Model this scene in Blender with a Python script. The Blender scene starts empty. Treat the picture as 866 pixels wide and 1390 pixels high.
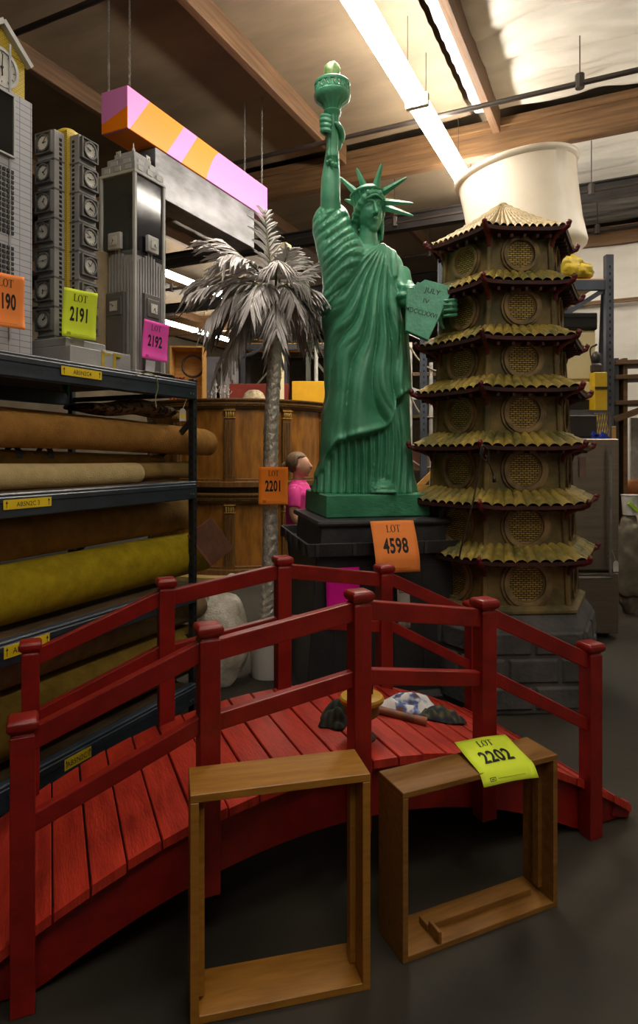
import bpy, math, random
from mathutils import Vector, Matrix, noise
R = math.radians; PI = math.pi
random.seed(7)
C = bpy.context.scene.collection
# ------------------------------------------------------------------ frames
CAM_H, F, CX, HY = 1.6, 870.0, 433.0, 615.0
def P(px, py, Y): return Vector(((px-CX)/F*Y, Y, CAM_H-(py-HY)/F*Y))
HA = R(-25.6)                                   # the hall's own axes: v across, u along
VV = Vector((math.cos(HA), math.sin(HA), 0)); UU = Vector((-math.sin(HA), math.cos(HA), 0))
def hp(v, u, z=0): return VV*v + UU*u + Vector((0, 0, z))
def lerp(a, b, t): return a+(b-a)*t
def tab(x, pts):
    if x <= pts[0][0]: return pts[0][1]
    for (a, b), (c, d) in zip(pts, pts[1:]):
        if x <= c: return b+(d-b)*(x-a)/(c-a)
    return pts[-1][1]
def sstep(a, b, x):
    t = max(0, min(1, (x-a)/(b-a))); return t*t*(3-2*t)
# ------------------------------------------------------------------ materials
def lin(c):
    c = c/255
    return c/12.92 if c <= .04045 else ((c+.055)/1.055)**2.4
def rgb(*c): return (lin(c[0]), lin(c[1]), lin(c[2]), 1)
def M(name, col, col2=None, rough=.6, metal=0, scale=6, bump=0, bscale=40, stretch=(1, 1, 1), spec=.5, detail=5, lo=.35, hi=.65, rvar=.1, coat=0):
    m = bpy.data.materials.new(name); m.use_nodes = True
    nt = m.node_tree; N = nt.nodes; L = nt.links
    b = N['Principled BSDF']
    tc = N.new('ShaderNodeTexCoord'); mp = N.new('ShaderNodeMapping'); mp.inputs['Scale'].default_value = stretch
    L.new(tc.outputs['Object'], mp.inputs[0])
    n = N.new('ShaderNodeTexNoise'); n.inputs['Scale'].default_value = scale; n.inputs['Detail'].default_value = detail; n.inputs['Roughness'].default_value = .6
    L.new(mp.outputs[0], n.inputs['Vector'])
    r = N.new('ShaderNodeValToRGB'); r.color_ramp.elements[0].position = lo; r.color_ramp.elements[1].position = hi
    c1 = rgb(*col); c2 = rgb(*(col2 or [x*.78 for x in col]))
    r.color_ramp.elements[0].color = c2; r.color_ramp.elements[1].color = c1
    L.new(n.outputs['Fac'], r.inputs[0]); L.new(r.outputs[0], b.inputs['Base Color'])
    mr = N.new('ShaderNodeMapRange'); mr.inputs['To Min'].default_value = max(0.02, rough-rvar); mr.inputs['To Max'].default_value = min(1, rough+rvar)
    L.new(n.outputs['Fac'], mr.inputs[0]); L.new(mr.outputs[0], b.inputs['Roughness'])
    b.inputs['Metallic'].default_value = metal
    b.inputs['Specular IOR Level'].default_value = spec
    b.inputs['Coat Weight'].default_value = coat
    if bump:
        n2 = N.new('ShaderNodeTexNoise'); n2.inputs['Scale'].default_value = bscale; n2.inputs['Detail'].default_value = 4
        L.new(mp.outputs[0], n2.inputs['Vector'])
        bp = N.new('ShaderNodeBump'); bp.inputs['Strength'].default_value = bump; bp.inputs['Distance'].default_value = .01
        L.new(n2.outputs['Fac'], bp.inputs['Height']); L.new(bp.outputs[0], b.inputs['Normal'])
    return m
def emis(name, col, s):
    m = bpy.data.materials.new(name); m.use_nodes = True; b = m.node_tree.nodes['Principled BSDF']
    b.inputs['Base Color'].default_value = rgb(*col); b.inputs['Emission Color'].default_value = rgb(*col); b.inputs['Emission Strength'].default_value = s
    return m
# ------------------------------------------------------------------ mesh builder
def catmull(pts, n):
    if len(pts) < 3: return [pts[0].lerp(pts[-1], i/n) for i in range(n+1)]
    out = []; k = len(pts)-1
    for i in range(n+1):
        f = i/n*k; j = min(int(f), k-1); t = f-j
        p1, p2 = pts[j], pts[j+1]; p0 = pts[j-1] if j else p1*2-p2; p3 = pts[j+2] if j+2 <= k else p2*2-p1
        out.append(.5*((2*p1)+(p2-p0)*t+(2*p0-5*p1+4*p2-p3)*t*t+(-p0+3*p1-3*p2+p3)*t**3))
    return out
class MB:
    def __init__(s, xf=None): s.v = []; s.f = []; s.xf = xf or Matrix()
    def add(s, vs, fs):
        o = len(s.v); s.v += [s.xf @ Vector(p) for p in vs]; s.f += [tuple(o+i for i in f) for f in fs]; return s
    def box(s, c, d, rz=0, rx=0, ry=0, bev=0, taper=(1, 1)):
        c = Vector(c); m = Matrix.Rotation(rz, 3, 'Z') @ Matrix.Rotation(rx, 3, 'X') @ Matrix.Rotation(ry, 3, 'Y')
        x, y, z = d[0]/2, d[1]/2, d[2]/2
        if bev:
            bv = min(bev, x*.9, y*.9, z*.9); vs = []
            lv = [(-z, bv), (-z+bv, 0), (z-bv, 0), (z, bv)]
            for zz, e in lv:
                tx, ty = (taper if zz > 0 else (1, 1))
                X, Y = x-e, y-e; q = bv*.6 if e == 0 else 0
                ring = [(-X+q, -Y), (X-q, -Y), (X, -Y+q), (X, Y-q), (X-q, Y), (-X+q, Y), (-X, Y-q), (-X, -Y+q)]
                vs += [c+m @ Vector((a*tx, b*ty, zz)) for a, b in ring]
            fs = [tuple(range(7, -1, -1)), tuple(range(24, 32))]
            for k in range(3):
                for i in range(8):
                    j = (i+1) % 8; fs.append((k*8+i, k*8+j, k*8+8+j, k*8+8+i))
            return s.add(vs, fs)
        vs = []
        for zz in (-z, z):
            tx, ty = taper if zz > 0 else (1, 1)
            vs += [c+m @ Vector((a*tx, b*ty, zz)) for a, b in ((-x, -y), (x, -y), (x, y), (-x, y))]
        return s.add(vs, [(3, 2, 1, 0), (4, 5, 6, 7), (0, 1, 5, 4), (1, 2, 6, 5), (2, 3, 7, 6), (3, 0, 4, 7)])
    def bar(s, a, b, w, h, up=(0, 0, 1), bev=0):
        a, b = Vector(a), Vector(b); d = (b-a); l = d.length; d.normalize(); up = Vector(up)
        r = d.cross(up)
        if r.length < 1e-4: r = d.cross(Vector((0, 1, 0)))
        r.normalize(); u = r.cross(d); m = Matrix((d, r, u)).transposed().to_4x4(); m.translation = (a+b)/2
        t = MB(s.xf @ m); t.box((0, 0, 0), (l, w, h), bev=bev); o = len(s.v); s.v += t.v; s.f += [tuple(o+i for i in f) for f in t.f]; return s
    def tube(s, pts, rad, n=12, seg=None, caps=True, sy=1, mod=None):
        pts = [Vector(p) for p in pts]
        if seg: 
            k = len(rad) if isinstance(rad, (list, tuple)) else 0
            P2 = catmull(pts, seg)
            if k: rr = [tab(i/seg*(k-1), list(enumerate(rad))) for i in range(seg+1)]
            else: rr = [rad]*(seg+1)
            pts = P2
        else: rr = list(rad) if isinstance(rad, (list, tuple)) else [rad]*len(pts)
        vs = []; fs = []; prev = None
        for i, p in enumerate(pts):
            d = (pts[min(i+1, len(pts)-1)]-pts[max(i-1, 0)]).normalized()
            if prev is None:
                ref = Vector((0, 0, 1)) if abs(d.z) < .9 else Vector((0, 1, 0))
                x = d.cross(ref).normalized()
            else: x = (prev-d*prev.dot(d)).normalized()
            prev = x; y = d.cross(x)
            for j in range(n):
                a = 2*PI*j/n; q = rr[i]*(mod(a, i/(len(pts)-1)) if mod else 1)
                vs.append(p+x*math.cos(a)*q+y*math.sin(a)*q*sy)
        for i in range(len(pts)-1):
            for j in range(n):
                k = (j+1) % n; fs.append((i*n+j, i*n+k, (i+1)*n+k, (i+1)*n+j))
        if caps: fs += [tuple(range(n-1, -1, -1)), tuple(range((len(pts)-1)*n, len(pts)*n))]
        return s.add(vs, fs)
    def lathe(s, prof, n=32, c=(0, 0, 0), mod=None, caps=True, sx=1, sy=1):
        c = Vector(c); vs = []; fs = []
        for r, z in prof:
            for j in range(n):
                a = 2*PI*j/n; q = r*(mod(a, z) if mod else 1); vs.append(c+Vector((math.cos(a)*q*sx, math.sin(a)*q*sy, z)))
        for i in range(len(prof)-1):
            for j in range(n):
                k = (j+1) % n; fs.append((i*n+j, i*n+k, (i+1)*n+k, (i+1)*n+j))
        if caps: fs += [tuple(range(n-1, -1, -1)), tuple(range((len(prof)-1)*n, len(prof)*n))]
        return s.add(vs, fs)
    def ell(s, c, r, n=24, m=16, fn=None, rot=None):
        c = Vector(c); vs = []; fs = []
        for i in range(m+1):
            t = PI*i/m
            for j in range(n):
                a = 2*PI*j/n; d = Vector((math.sin(t)*math.cos(a), math.sin(t)*math.sin(a), math.cos(t)))
                k = fn(d) if fn else 1
                p = Vector((d.x*r[0]*k, d.y*r[1]*k, d.z*r[2]*k))
                if rot: p = rot @ p
                vs.append(c+p)
        for i in range(m):
            for j in range(n):
                k = (j+1) % n; fs.append((i*n+j, (i+1)*n+j, (i+1)*n+k, i*n+k))
        return s.add(vs, fs)
    def prism(s, poly, lo, hi, hole=None):
        """poly in xz-plane extruded along y from lo to hi"""
        n = len(poly); vs = [(x, lo, z) for x, z in poly]+[(x, hi, z) for x, z in poly]
        fs = [tuple(range(n)), tuple(range(2*n-1, n-1, -1))]+[(i, i+n, (i+1) % n+n, (i+1) % n) for i in range(n)]
        return s.add(vs, fs)
    def ring(s, r0, r1, lo, hi, n=32, a0=0, a1=2*PI, c=(0, 0)):
        """annulus in xz-plane, thickness along y"""
        full = abs(a1-a0-2*PI) < 1e-6; k = n if full else n+1; vs = []; fs = []
        for i in range(k):
            a = a0+(a1-a0)*i/n
            for r, y in ((r0, lo), (r1, lo), (r1, hi), (r0, hi)): vs.append((c[0]+math.cos(a)*r, y, c[1]+math.sin(a)*r))
        for i in range(n if full else n):
            j = (i+1) % k
            for q in range(4):
                p = (q+1) % 4; fs.append((i*4+q, i*4+p, j*4+p, j*4+q))
        return s.add(vs, fs)
    def grid(s, nx, ny, fn):
        vs = [fn(i/nx, j/ny) for j in range(ny+1) for i in range(nx+1)]
        return s.add(vs, [(j*(nx+1)+i, j*(nx+1)+i+1, (j+1)*(nx+1)+i+1, (j+1)*(nx+1)+i) for j in range(ny) for i in range(nx)])
    def build(s, name, mat, parent=None, smooth=0, solid=0, bevel=0, remesh=0, clean=True):
        me = bpy.data.meshes.new(name); me.from_pydata([tuple(p) for p in s.v], [], s.f); me.validate()
        import bmesh
        bm = bmesh.new(); bm.from_mesh(me)
        if clean: bmesh.ops.remove_doubles(bm, verts=bm.verts, dist=1e-5); bmesh.ops.recalc_face_normals(bm, faces=bm.faces)
        bm.to_mesh(me); bm.free()
        o = bpy.data.objects.new(name, me); C.objects.link(o)
        for m in (mat if isinstance(mat, (list, tuple)) else [mat]): me.materials.append(m)
        if parent: o.parent = parent
        if smooth:
            me.polygons.foreach_set('use_smooth', [True]*len(me.polygons))
            if smooth > 1 and hasattr(me, 'set_sharp_from_angle'): me.set_sharp_from_angle(angle=R(smooth))
        if solid:
            q = o.modifiers.new('solid', 'SOLIDIFY'); q.thickness = solid; q.offset = 0
        if bevel:
            q = o.modifiers.new('bevel', 'BEVEL'); q.width = bevel; q.segments = 2; q.limit_method = 'ANGLE'
        if remesh:
            q = o.modifiers.new('remesh', 'REMESH'); q.mode = 'VOXEL'; q.voxel_size = remesh; q.use_smooth_shade = True
        return o
def tag(o, label, cat, group=None, kind=None):
    if label: o['label'] = label
    if cat: o['category'] = cat
    if group: o['group'] = group
    if kind: o['kind'] = kind
    return o
def thing(name, label, cat, loc=(0, 0, 0), rz=0, group=None, parent=None, rx=0, ry=0):
    o = bpy.data.objects.new(name, None); o.empty_display_size = .05; C.objects.link(o)
    o.location = loc; o.rotation_euler = (rx, ry, rz); return tag(o, label, cat, group)
def struct(mb, name, mat, **k):
    o = mb.build(name, mat, **k); o['kind'] = 'structure'; return o
def copy_tree(o, parent=None):
    c = o.copy(); C.objects.link(c); c.parent = parent
    for ch in list(o.children): copy_tree(ch, c)
    return c
def face(n, origin, th):
    """matrix for a face frame: local x right, z up, -y out of the wall; turned by th about z"""
    return Matrix.Translation(Vector(origin)) @ Matrix.Rotation(th, 4, 'Z')
# ------------------------------------------------------------------ text
def text_polys(body, h, sx=1.0, bold=0.0):
    cu = bpy.data.curves.new('t', 'FONT'); cu.body = body; cu.size = 1; cu.offset = bold; cu.align_x = 'CENTER'; cu.resolution_u = 4; cu.space_character = 1.0+bold*1.5
    o = bpy.data.objects.new('t', cu); C.objects.link(o); bpy.context.view_layer.update()
    me = bpy.data.meshes.new_from_object(o.evaluated_get(bpy.context.evaluated_depsgraph_get()))
    k = h/.73; vs = [(v.co.x*k*sx, v.co.y*k) for v in me.vertices]; fs = [tuple(p.vertices) for p in me.polygons]
    bpy.data.objects.remove(o); bpy.data.meshes.remove(me); bpy.data.curves.remove(cu)
    return vs, fs
def serif_lot(h):
    vs = []; fs = []
    def q(x0, y0, x1, y1): 
        k = len(vs); vs.extend([(x0, y0), (x1, y0), (x1, y1), (x0, y1)]); fs.append((k, k+1, k+2, k+3))
    w = .13
    q(-1.02, 0, -.82, .05); q(-1.02, .95, -.72, 1); q(-.94, .05, -.94+w, .95); q(-.82, 0, -.42, .05); q(-.46, .05, -.41, .28)
    n = 24; k = len(vs)
    for i in range(n):
        a = 2*PI*i/n; vs.append((.0+.36*math.cos(a), .5+.52*math.sin(a))); vs.append((.0+.22*math.cos(a), .5+.47*math.sin(a)))
    for i in range(n):
        j = (i+1) % n; fs.append((k+2*i, k+2*j, k+2*j+1, k+2*i+1))
    q(.42, .95, 1.1, 1); q(.42, .75, .47, .95); q(1.05, .75, 1.1, .95); q(.7, .05, .7+w, .95); q(.62, 0, .91, .05)
    return [(x*h*.9, y*h) for x, y in vs], fs
INK = M('ink', (14, 12, 12), rough=.7)
def lettering(name, parent, vs, fs, mapf, mat=INK):
    o = MB().add([mapf(x, y) for x, y in vs], fs).build(name, mat, parent, clean=False); return o
PAPER = {}
def lot_tag(number, loc, rz, w, h, col, label, profile=None, rx=0, ry=0, name='lot_tag', slip=None):
    if col not in PAPER: PAPER[col] = M('paper', col, tuple(int(c*.95) for c in col), rough=.75, scale=3, spec=.25)
    t = thing(name, label, 'tag', loc, rz, 'numbered lot tags', rx=rx, ry=ry)
    prof = profile or [(-.012, -h), (.0, -h*.8), (.004, -h*.5), (0, 0)]
    d = [0]
    for a, b in zip(prof, prof[1:]): d.append(d[-1]+math.hypot(b[0]-a[0], b[1]-a[1]))
    L = d[-1]
    def mp(x, s, off=0):
        s = max(0, min(L, s)); 
        yy = tab(s, [(q, p[0]) for q, p in zip(d, prof)]); zz = tab(s, [(q, p[1]) for q, p in zip(d, prof)])
        e = L*.02; y2 = tab(min(L, s+e), [(q, p[0]) for q, p in zip(d, prof)]); z2 = tab(min(L, s+e), [(q, p[1]) for q, p in zip(d, prof)])
        y1 = tab(max(0, s-e), [(q, p[0]) for q, p in zip(d, prof)]); z1 = tab(max(0, s-e), [(q, p[1]) for q, p in zip(d, prof)])
        n = Vector((0, -(z2-z1), (y2-y1))).normalized()
        return Vector((x, yy+.03*w*math.sin(x/w*4+1), zz))+n*off
    MB().grid(8, 14, lambda a, b: mp((a-.5)*w, b*L)).build('paper', PAPER[col], t, smooth=1, solid=.0008)
    v, f = serif_lot(L*.145); lettering('lettering', t, v, f, lambda x, y: mp(x-(0 if w<L*1.2 else 0), y+L*.76, .0022))
    v, f = text_polys(number, L*.29, .62*w/L*1.12 if len(number) > 3 else .7, .028); lettering('lettering', t, v, f, lambda x, y: mp(x, y+L*.36, .0022))
    mk = MB(); s0 = L*.055
    for x, y, a, b in ((-.3, 0, .11, .008), (-.3, .045, .11, .008), (-.35, .022, .01, .05), (-.25, .022, .01, .05), (-.3, .022, .05, .012), (.05, .02, .5, .004)):
        mk.add([mp((x+i*a/2)*w, s0+(y+j*b/2)*L, .0022) for i, j in ((-1, -1), (1, -1), (1, 1), (-1, 1))], [(0, 1, 2, 3)])
    mk.build('printed_mark', INK, t, clean=False)
    return t
ORANGE, YELLOW, PINK = (255, 148, 72), (226, 248, 62), (250, 92, 196)
# ------------------------------------------------------------------ camera, world
cam = bpy.data.cameras.new('camera'); co = bpy.data.objects.new('camera', cam); C.objects.link(co)
co.location = (0, 0, CAM_H); co.rotation_euler = (PI/2, 0, 0); cam.sensor_fit = 'HORIZONTAL'; cam.sensor_width = 36; cam.lens = 36*870/866
cam.shift_y = -80/866; cam.clip_start = .05; bpy.context.scene.camera = co
sc = bpy.context.scene
sc.view_settings.view_transform = 'Standard'; sc.view_settings.look = 'None'; sc.view_settings.gamma = 1; sc.view_settings.use_curve_mapping = False
sc.view_settings.exposure = 0.0
sc.cycles.use_denoising = True; sc.cycles.max_bounces = 7; sc.cycles.diffuse_bounces = 4; sc.cycles.sample_clamp_indirect = 4
w = bpy.data.worlds.new('world'); sc.world = w; w.use_nodes = True; w.node_tree.nodes['Background'].inputs[0].default_value = (.02, .018, .015, 1); w.node_tree.nodes['Background'].inputs[1].default_value = .3
LAMP = 70
# ================================================================== SETTING
m_floor = M('concrete', (60, 54, 42), (33, 30, 23), rough=.78, scale=1.6, bump=.25, bscale=14, detail=9, lo=.3, hi=.7, rvar=.15)
m_ins = M('white_insulation', (226, 222, 212), (206, 201, 190), rough=.38, scale=2, bump=.5, bscale=9, stretch=(.35, 1, 1), rvar=.08)
m_kraft = M('dingy_insulation', (136, 120, 98), (108, 94, 76), rough=.6, scale=1.4, bump=.5, bscale=7, stretch=(.35, 1, 1))
m_timber = M('timber', (122, 90, 56), (88, 64, 40), rough=.6, scale=5, stretch=(.3, 6, 6), bump=.2)
m_timber_u = M('timber_purlin', (112, 82, 54), (76, 54, 34), rough=.6, scale=5, stretch=(6, .3, 6), bump=.2)
m_pipe = M('black_pipe', (52, 44, 38), rough=.5)
m_wall = M('wall_white', (216, 210, 198), (196, 188, 174), rough=.5, scale=1.3, bump=.3, bscale=6)
m_wall_dark = M('wall_tan', (120, 106, 84), (92, 80, 62), rough=.8, scale=1.2)
m_alu = M('galvanised', (150, 148, 142), rough=.4, metal=.6)
RZ = HA
fl = struct(MB().box((0, 0, -.05), (22, 32, .1)), 'floor', m_floor); fl.location = hp(-4, 11); fl.rotation_euler.z = RZ
def hallobj(mb, name, mat, loc=(0, 0, 0), **k):
    o = struct(mb, name, mat, **k); o.location = hp(*loc); o.rotation_euler.z = RZ; return o
# ceiling: sagging insulation blankets between purlins; wrinkles are modelled
ZC = 5.9
PV = [-14.2+2.1*i for i in range(11)]                   # purlin lines
def blanket(v0, v1, u0, u1, seedv, amp, nx, ny, ws=1.0):
    def fn(a, b):
        v, u = lerp(v0, v1, a), lerp(u0, u1, b)
        sag = -.07*math.sin(PI*a)
        n = noise.noise(Vector((v*.5, u*1.3, seedv)))*.5+noise.noise(Vector((v*1.8, u*5, seedv+3)))*.3
        sheet = .5-.5*abs(math.sin((u+.12*v)*PI/.66+n*1.3))**.45+.16*noise.noise(Vector((v*2.6, u*9, seedv+8)))
        edge = min(a, 1-a)*(v1-v0); pucker = math.exp(-edge/.12)*.012*math.sin(u*24+n*5)
        return (v, u, ZC+sag*.8+amp*(sheet*1.1+n*.9)*math.sin(PI*min(1, a*1.2+.02))+pucker*(amp>0))
    return MB().grid(nx, ny, fn)
hallobj(blanket(-1.72, 3.2, 4.35, 8.2, 1, .18, 120, 320), 'ceiling', m_ins, smooth=1)
hallobj(blanket(-1.72, 3.2, -5, 4.3, 5, .06, 30, 120), 'ceiling.001', m_ins, smooth=1)
hallobj(blanket(-14.5, -1.78, -5, 8.2, 2, .05, 90, 260), 'ceiling.002', m_kraft, smooth=1)
hallobj(blanket(-14.5, -1.78, 8.55, 26.5, 3, .05, 60, 200), 'ceiling.003', m_kraft, smooth=1)
hallobj(blanket(-1.72, 6.8, 8.55, 13, 4, .09, 90, 160), 'ceiling.004', m_ins, smooth=1)
hallobj(blanket(3.25, 6.8, -5, 8.2, 6, .05, 30, 120), 'ceiling.005', m_ins, smooth=1)
hallobj(MB().box((0, 0, 0), (22, 32, .1)), 'ceiling.006', m_wall_dark, (-4, 11, 6.15))
k = 0
for v in PV:
    if v > 2.5: continue
    vv = v+.13+ (0 if v < -3 else 0)
    k += 1; hallobj(MB().box((0, 0, 0), (.09, 13.4, .3), bev=.006), 'trim_%d' % k, m_timber_u, (vv, 1.55, 5.78))
    k += 1; hallobj(MB().box((0, 0, 0), (.09, 17.6, .28), bev=.006), 'trim_%d' % k, m_timber_u, (vv, 17.6, 5.8))
for u, z0, h in ((8.42, 5.42, .42), (16.5, 5.35, .5)):
    k += 1; hallobj(MB().box((0, 0, 0), (21.5, .16, h), bev=.01), 'trim_%d' % k, m_timber, (-4, u, z0+h/2))
    k += 1; hallobj(MB().box((0, 0, 0), (21.5, .04, .1)), 'trim_%d' % k, m_timber, (-4, u-.1, z0+h-.05))
m_steel = M('dark_steel', (44, 40, 38), rough=.5)
for u, z in ((9.75, 5.25), (13.2, 5.3)):
    k += 1; b = MB().box((0, 0, .11), (21.5, .16, .02)).box((0, 0, -.11), (21.5, .16, .02)).box((0, 0, 0), (21.5, .03, .22))
    hallobj(b, 'trim_%d' % k, m_steel, (-4, u, z))
for u, z, r in ((6.95, 5.32, .028), (3.96, 5.32, .026), (9.35, 5.12, .02), (11.3, 5.2, .03)):
    k += 1; b = MB().tube([(-14.4, u, z), (6.6, u, z)], r, 10)
    for v in (-9, -6, -3.2, -.42, 2, 4.6): b.tube([(v, u, z-.05), (v, u, z+.09)], .045, 8).tube([(v, u, z), (v, u, ZC-.1)], .006, 6)
    hallobj(b, 'trim_%d' % k, m_pipe)
# walls
hallobj(MB().box((0, 0, 3.1), (21.6, .15, 6.2)), 'wall_back', m_wall_dark, (-4, 26.4))
hallobj(MB().box((0, 0, 3.1), (.15, 31.6, 6.2)), 'wall_left', m_wall_dark, (-14.6, 11))
hallobj(MB().box((0, 0, 3.1), (.15, 31.6, 6.2)), 'wall_right', m_wall, (6.7, 11))
hallobj(MB().box((0, 0, 3.1), (21.6, .15, 6.2)), 'wall_front', m_wall_dark, (-4, -4.6))
# white insulated partition far right
def pf(a, b):
    v, z = lerp(-1.35, 6.6, a), lerp(0, 5.0, b)
    return (v, 11.5-.05*math.sin(PI*((v*.83) % 1))-.03*noise.noise(Vector((v*1.5, z*2.2, 9))), z)
hallobj(MB().grid(60, 50, pf).box((2.62, 11.64, 2.5), (7.9, .1, 5)), 'wall_partition', m_ins, smooth=40)
hallobj(MB().box((2.62, 11.38, 4.05), (7.9, .05, .06)), 'trim_90', m_timber)
hallobj(MB().box((2.62, 11.5, 5.13), (7.9, .2, .3)), 'trim_91', m_timber)
# column behind the palm
cp = P(377, 500, 8.6)
hallobj(MB().box((0, 0, 2.2), (.13, .13, 4.4), bev=.008).box((0, 0, 4.32), (.34, .16, .14), bev=.01).box((0, 0, 4.13), (.2, .15, .2), bev=.01),
        'trim_92', M('cream_post', (222, 208, 168), (204, 190, 150), rough=.6, scale=4), (cp.dot(VV), cp.dot(UU), 0))
# ------------------------------------------------------------------ lights
m_tube = emis('fluorescent_tube', (255, 245, 230), LAMP)
m_house = M('lamp_housing', (232, 228, 218), rough=.4)
def fixture(v, u0, L, label, group, z=5.2, mt=None):
    t = thing('ceiling_light', label, 'light', hp(v, u0+L/2, z), RZ, group)
    MB().prism([(-.045, .045), (-.045, .06), (-.03, .07), (.03, .07), (.045, .06), (.045, .045)], -L/2, L/2).build('housing', m_house, t)
    MB().prism([(.112*math.sin(q*PI/12)*(1 if abs(q) < 9 else .96), -.062*math.cos(q*PI/12)+.0) for q in range(-8, 9)]+[(.05, .046), (-.05, .046)], -L/2+.03, L/2-.03).build('lens', mt or m_tube, t, smooth=40)
    b = MB()
    for y in (-L/2+.015, L/2-.015): b.box((0, y, .0), (.235, .03, .13), bev=.004)
    b.build('lamp_holder', m_house, t)
    for y in (-L*.35, L*.35): MB().tube([(0, y, .04), (0, y, ZC-z-.02)], .004, 6).build('hanger', m_pipe, t)
    return t
m_tube5 = emis('fluorescent_tube_dim', (255, 245, 230), LAMP*.4)
main = 'row of fluorescent lights above the statue'
for i, (u0, L, lb) in enumerate(((2.06, 2.1, 'fluorescent light strip of the main row, out of view above the bridge'),
                     (4.25, 2.1, 'fluorescent light strip overhead, nearest and largest at the photo top'),
                     (6.36, 2.1, 'fluorescent light strip right after the nearest one, above the pagoda'), (8.6, 1.8, 'fluorescent light strip whose end meets the large white tub'))):
    fixture(-1.93, u0, L, lb, main, mt=m_tube5 if u0 < 3 else None)
m_tube4 = emis('fluorescent_tube_right', (255, 245, 230), LAMP*.35)
m_tube3 = emis('fluorescent_tube_front', (255, 245, 230), LAMP*.36)
for i, u0 in enumerate((-3.4, -1.25, .9)):
    fixture(1.22, u0, 2.1, ['fluorescent light strip of the front row, farthest behind the camera', 'fluorescent light strip of the front row, middle one', 'fluorescent light strip of the front row, nearest the bridge'][i], 'front row of fluorescent lights outside the view', mt=m_tube3)
for i, u0 in enumerate((6.6, 8.8)):
    fixture(1.22, u0, 2.1, ['fluorescent light strip of the right row, before the white partition', 'fluorescent light strip of the right row, next to the white partition'][i], 'right row of fluorescent lights outside the view', mt=m_tube4)
m_tube2 = emis('fluorescent_tube_far', (255, 244, 228), LAMP*.45)
for i in range(2): fixture(-8.3, 9.9+i*2.3, 2.2, ['far fluorescent light right of the glass fronted grey tower', 'far fluorescent light seen through the palm fronds'][i], 'far fluorescent lights behind the palm', mt=m_tube2)
for i in range(3): fixture(-11.4, 13.2+i*2.3, 2.2, ['far low fluorescent light beside the pink lot tag', 'far low fluorescent light, middle one of the lowest row', 'far low fluorescent light, farthest one of the lowest row'][i], 'lowest row of far fluorescent lights', mt=m_tube2)
# ================================================================== RED BRIDGE
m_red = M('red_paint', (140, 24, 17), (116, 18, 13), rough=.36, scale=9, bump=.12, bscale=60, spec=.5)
m_reddeck = M('red_deck_paint', (186, 52, 34), (146, 32, 22), rough=.42, scale=5, stretch=(6, 1, 1), bump=.3, bscale=26, lo=.3, hi=.6)
m_gap = M('seam_dark', (40, 12, 10), rough=.9)
BO = Vector((-.867, 1.88, 0)); BA = Vector((.497, .209, 0)).length; BANG = math.atan2(.209, .497)
PXD = Vector((.9218, .3876, 0)); PYD = Vector((-.3876, .9218, 0))
bridge = thing('footbridge', 'red painted wooden arched garden footbridge with railings on both sides', 'bridge', BO, BANG)
W = .73; S = BA
def dz(s): d = s/S-2; return .505-.0725*d*d
def dxy(x, y): q = Vector((x, y, 0))-BO; return dz(q.dot(PXD))
# deck planks
x0, x1 = -.44*S, 4.45*S; n = 25; stp = (x1-x0)/n
dk = MB()
for i in range(n):
    a = x0+i*stp+.003; b = a+stp-.006-.002*random.random(); za, zb = dz(a), dz(b); j = random.uniform(-.003, .003)
    y0, y1 = -.035+random.uniform(-.008, .004), W+.035
    e = .003
    ring = [(a, za-.03), (a, za-e+j), (a+e, za+j), (b-e, zb+j), (b, zb-e+j), (b, zb-.03)]
    k = len(ring); vs = [(x, y0, z) for x, z in ring]+[(x, y1, z) for x, z in ring]
    dk.add(vs, [tuple(range(k)), tuple(range(2*k-1, k-1, -1))]+[(q, (q+1) % k, (q+1) % k+k, q+k) for q in range(k)])
dk.build('deck', m_reddeck, bridge)
sb = MB().grid(60, 1, lambda a, b: (lerp(x0, x1, a), lerp(.02, W-.02, b), dz(lerp(x0, x1, a))-.022)); sb.build('deck_underlay', m_gap, bridge)
for y in (0.0, W-.035):
    m = MB(); N_ = 70; top = []; bot = []
    for i in range(N_+1):
        x = lerp(x0, x1, i/N_); z = dz(x)-.03; top.append((x, z)); 
        zb = max(.012, dz(x)-.22 if abs(x/S-2) < 1.9 else .012); bot.append((x, min(zb, z-.02)))
    for i in range(N_):
        (xa, za), (xb, zb) = top[i], top[i+1]; (_, wa), (_, wb) = bot[i], bot[i+1]
        o = len(m.v)
        m.v += [Vector(p) for p in ((xa, y, wa), (xb, y, wb), (xb, y, zb), (xa, y, za), (xa, y+.035, wa), (xb, y+.035, wb), (xb, y+.035, zb), (xa, y+.035, za))]
        m.f += [tuple(o+q for q in f) for f in ((0, 1, 2, 3), (7, 6, 5, 4), (0, 4, 5, 1), (3, 2, 6, 7))]
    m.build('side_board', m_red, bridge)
tops = [.845, 1.057, 1.118, 1.042, .812]
up_ = [.812, 1.003, 1.079, 1.003, .772]; lo_ = [.563, .766, .838, .764, .50]
pw = .066
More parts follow.
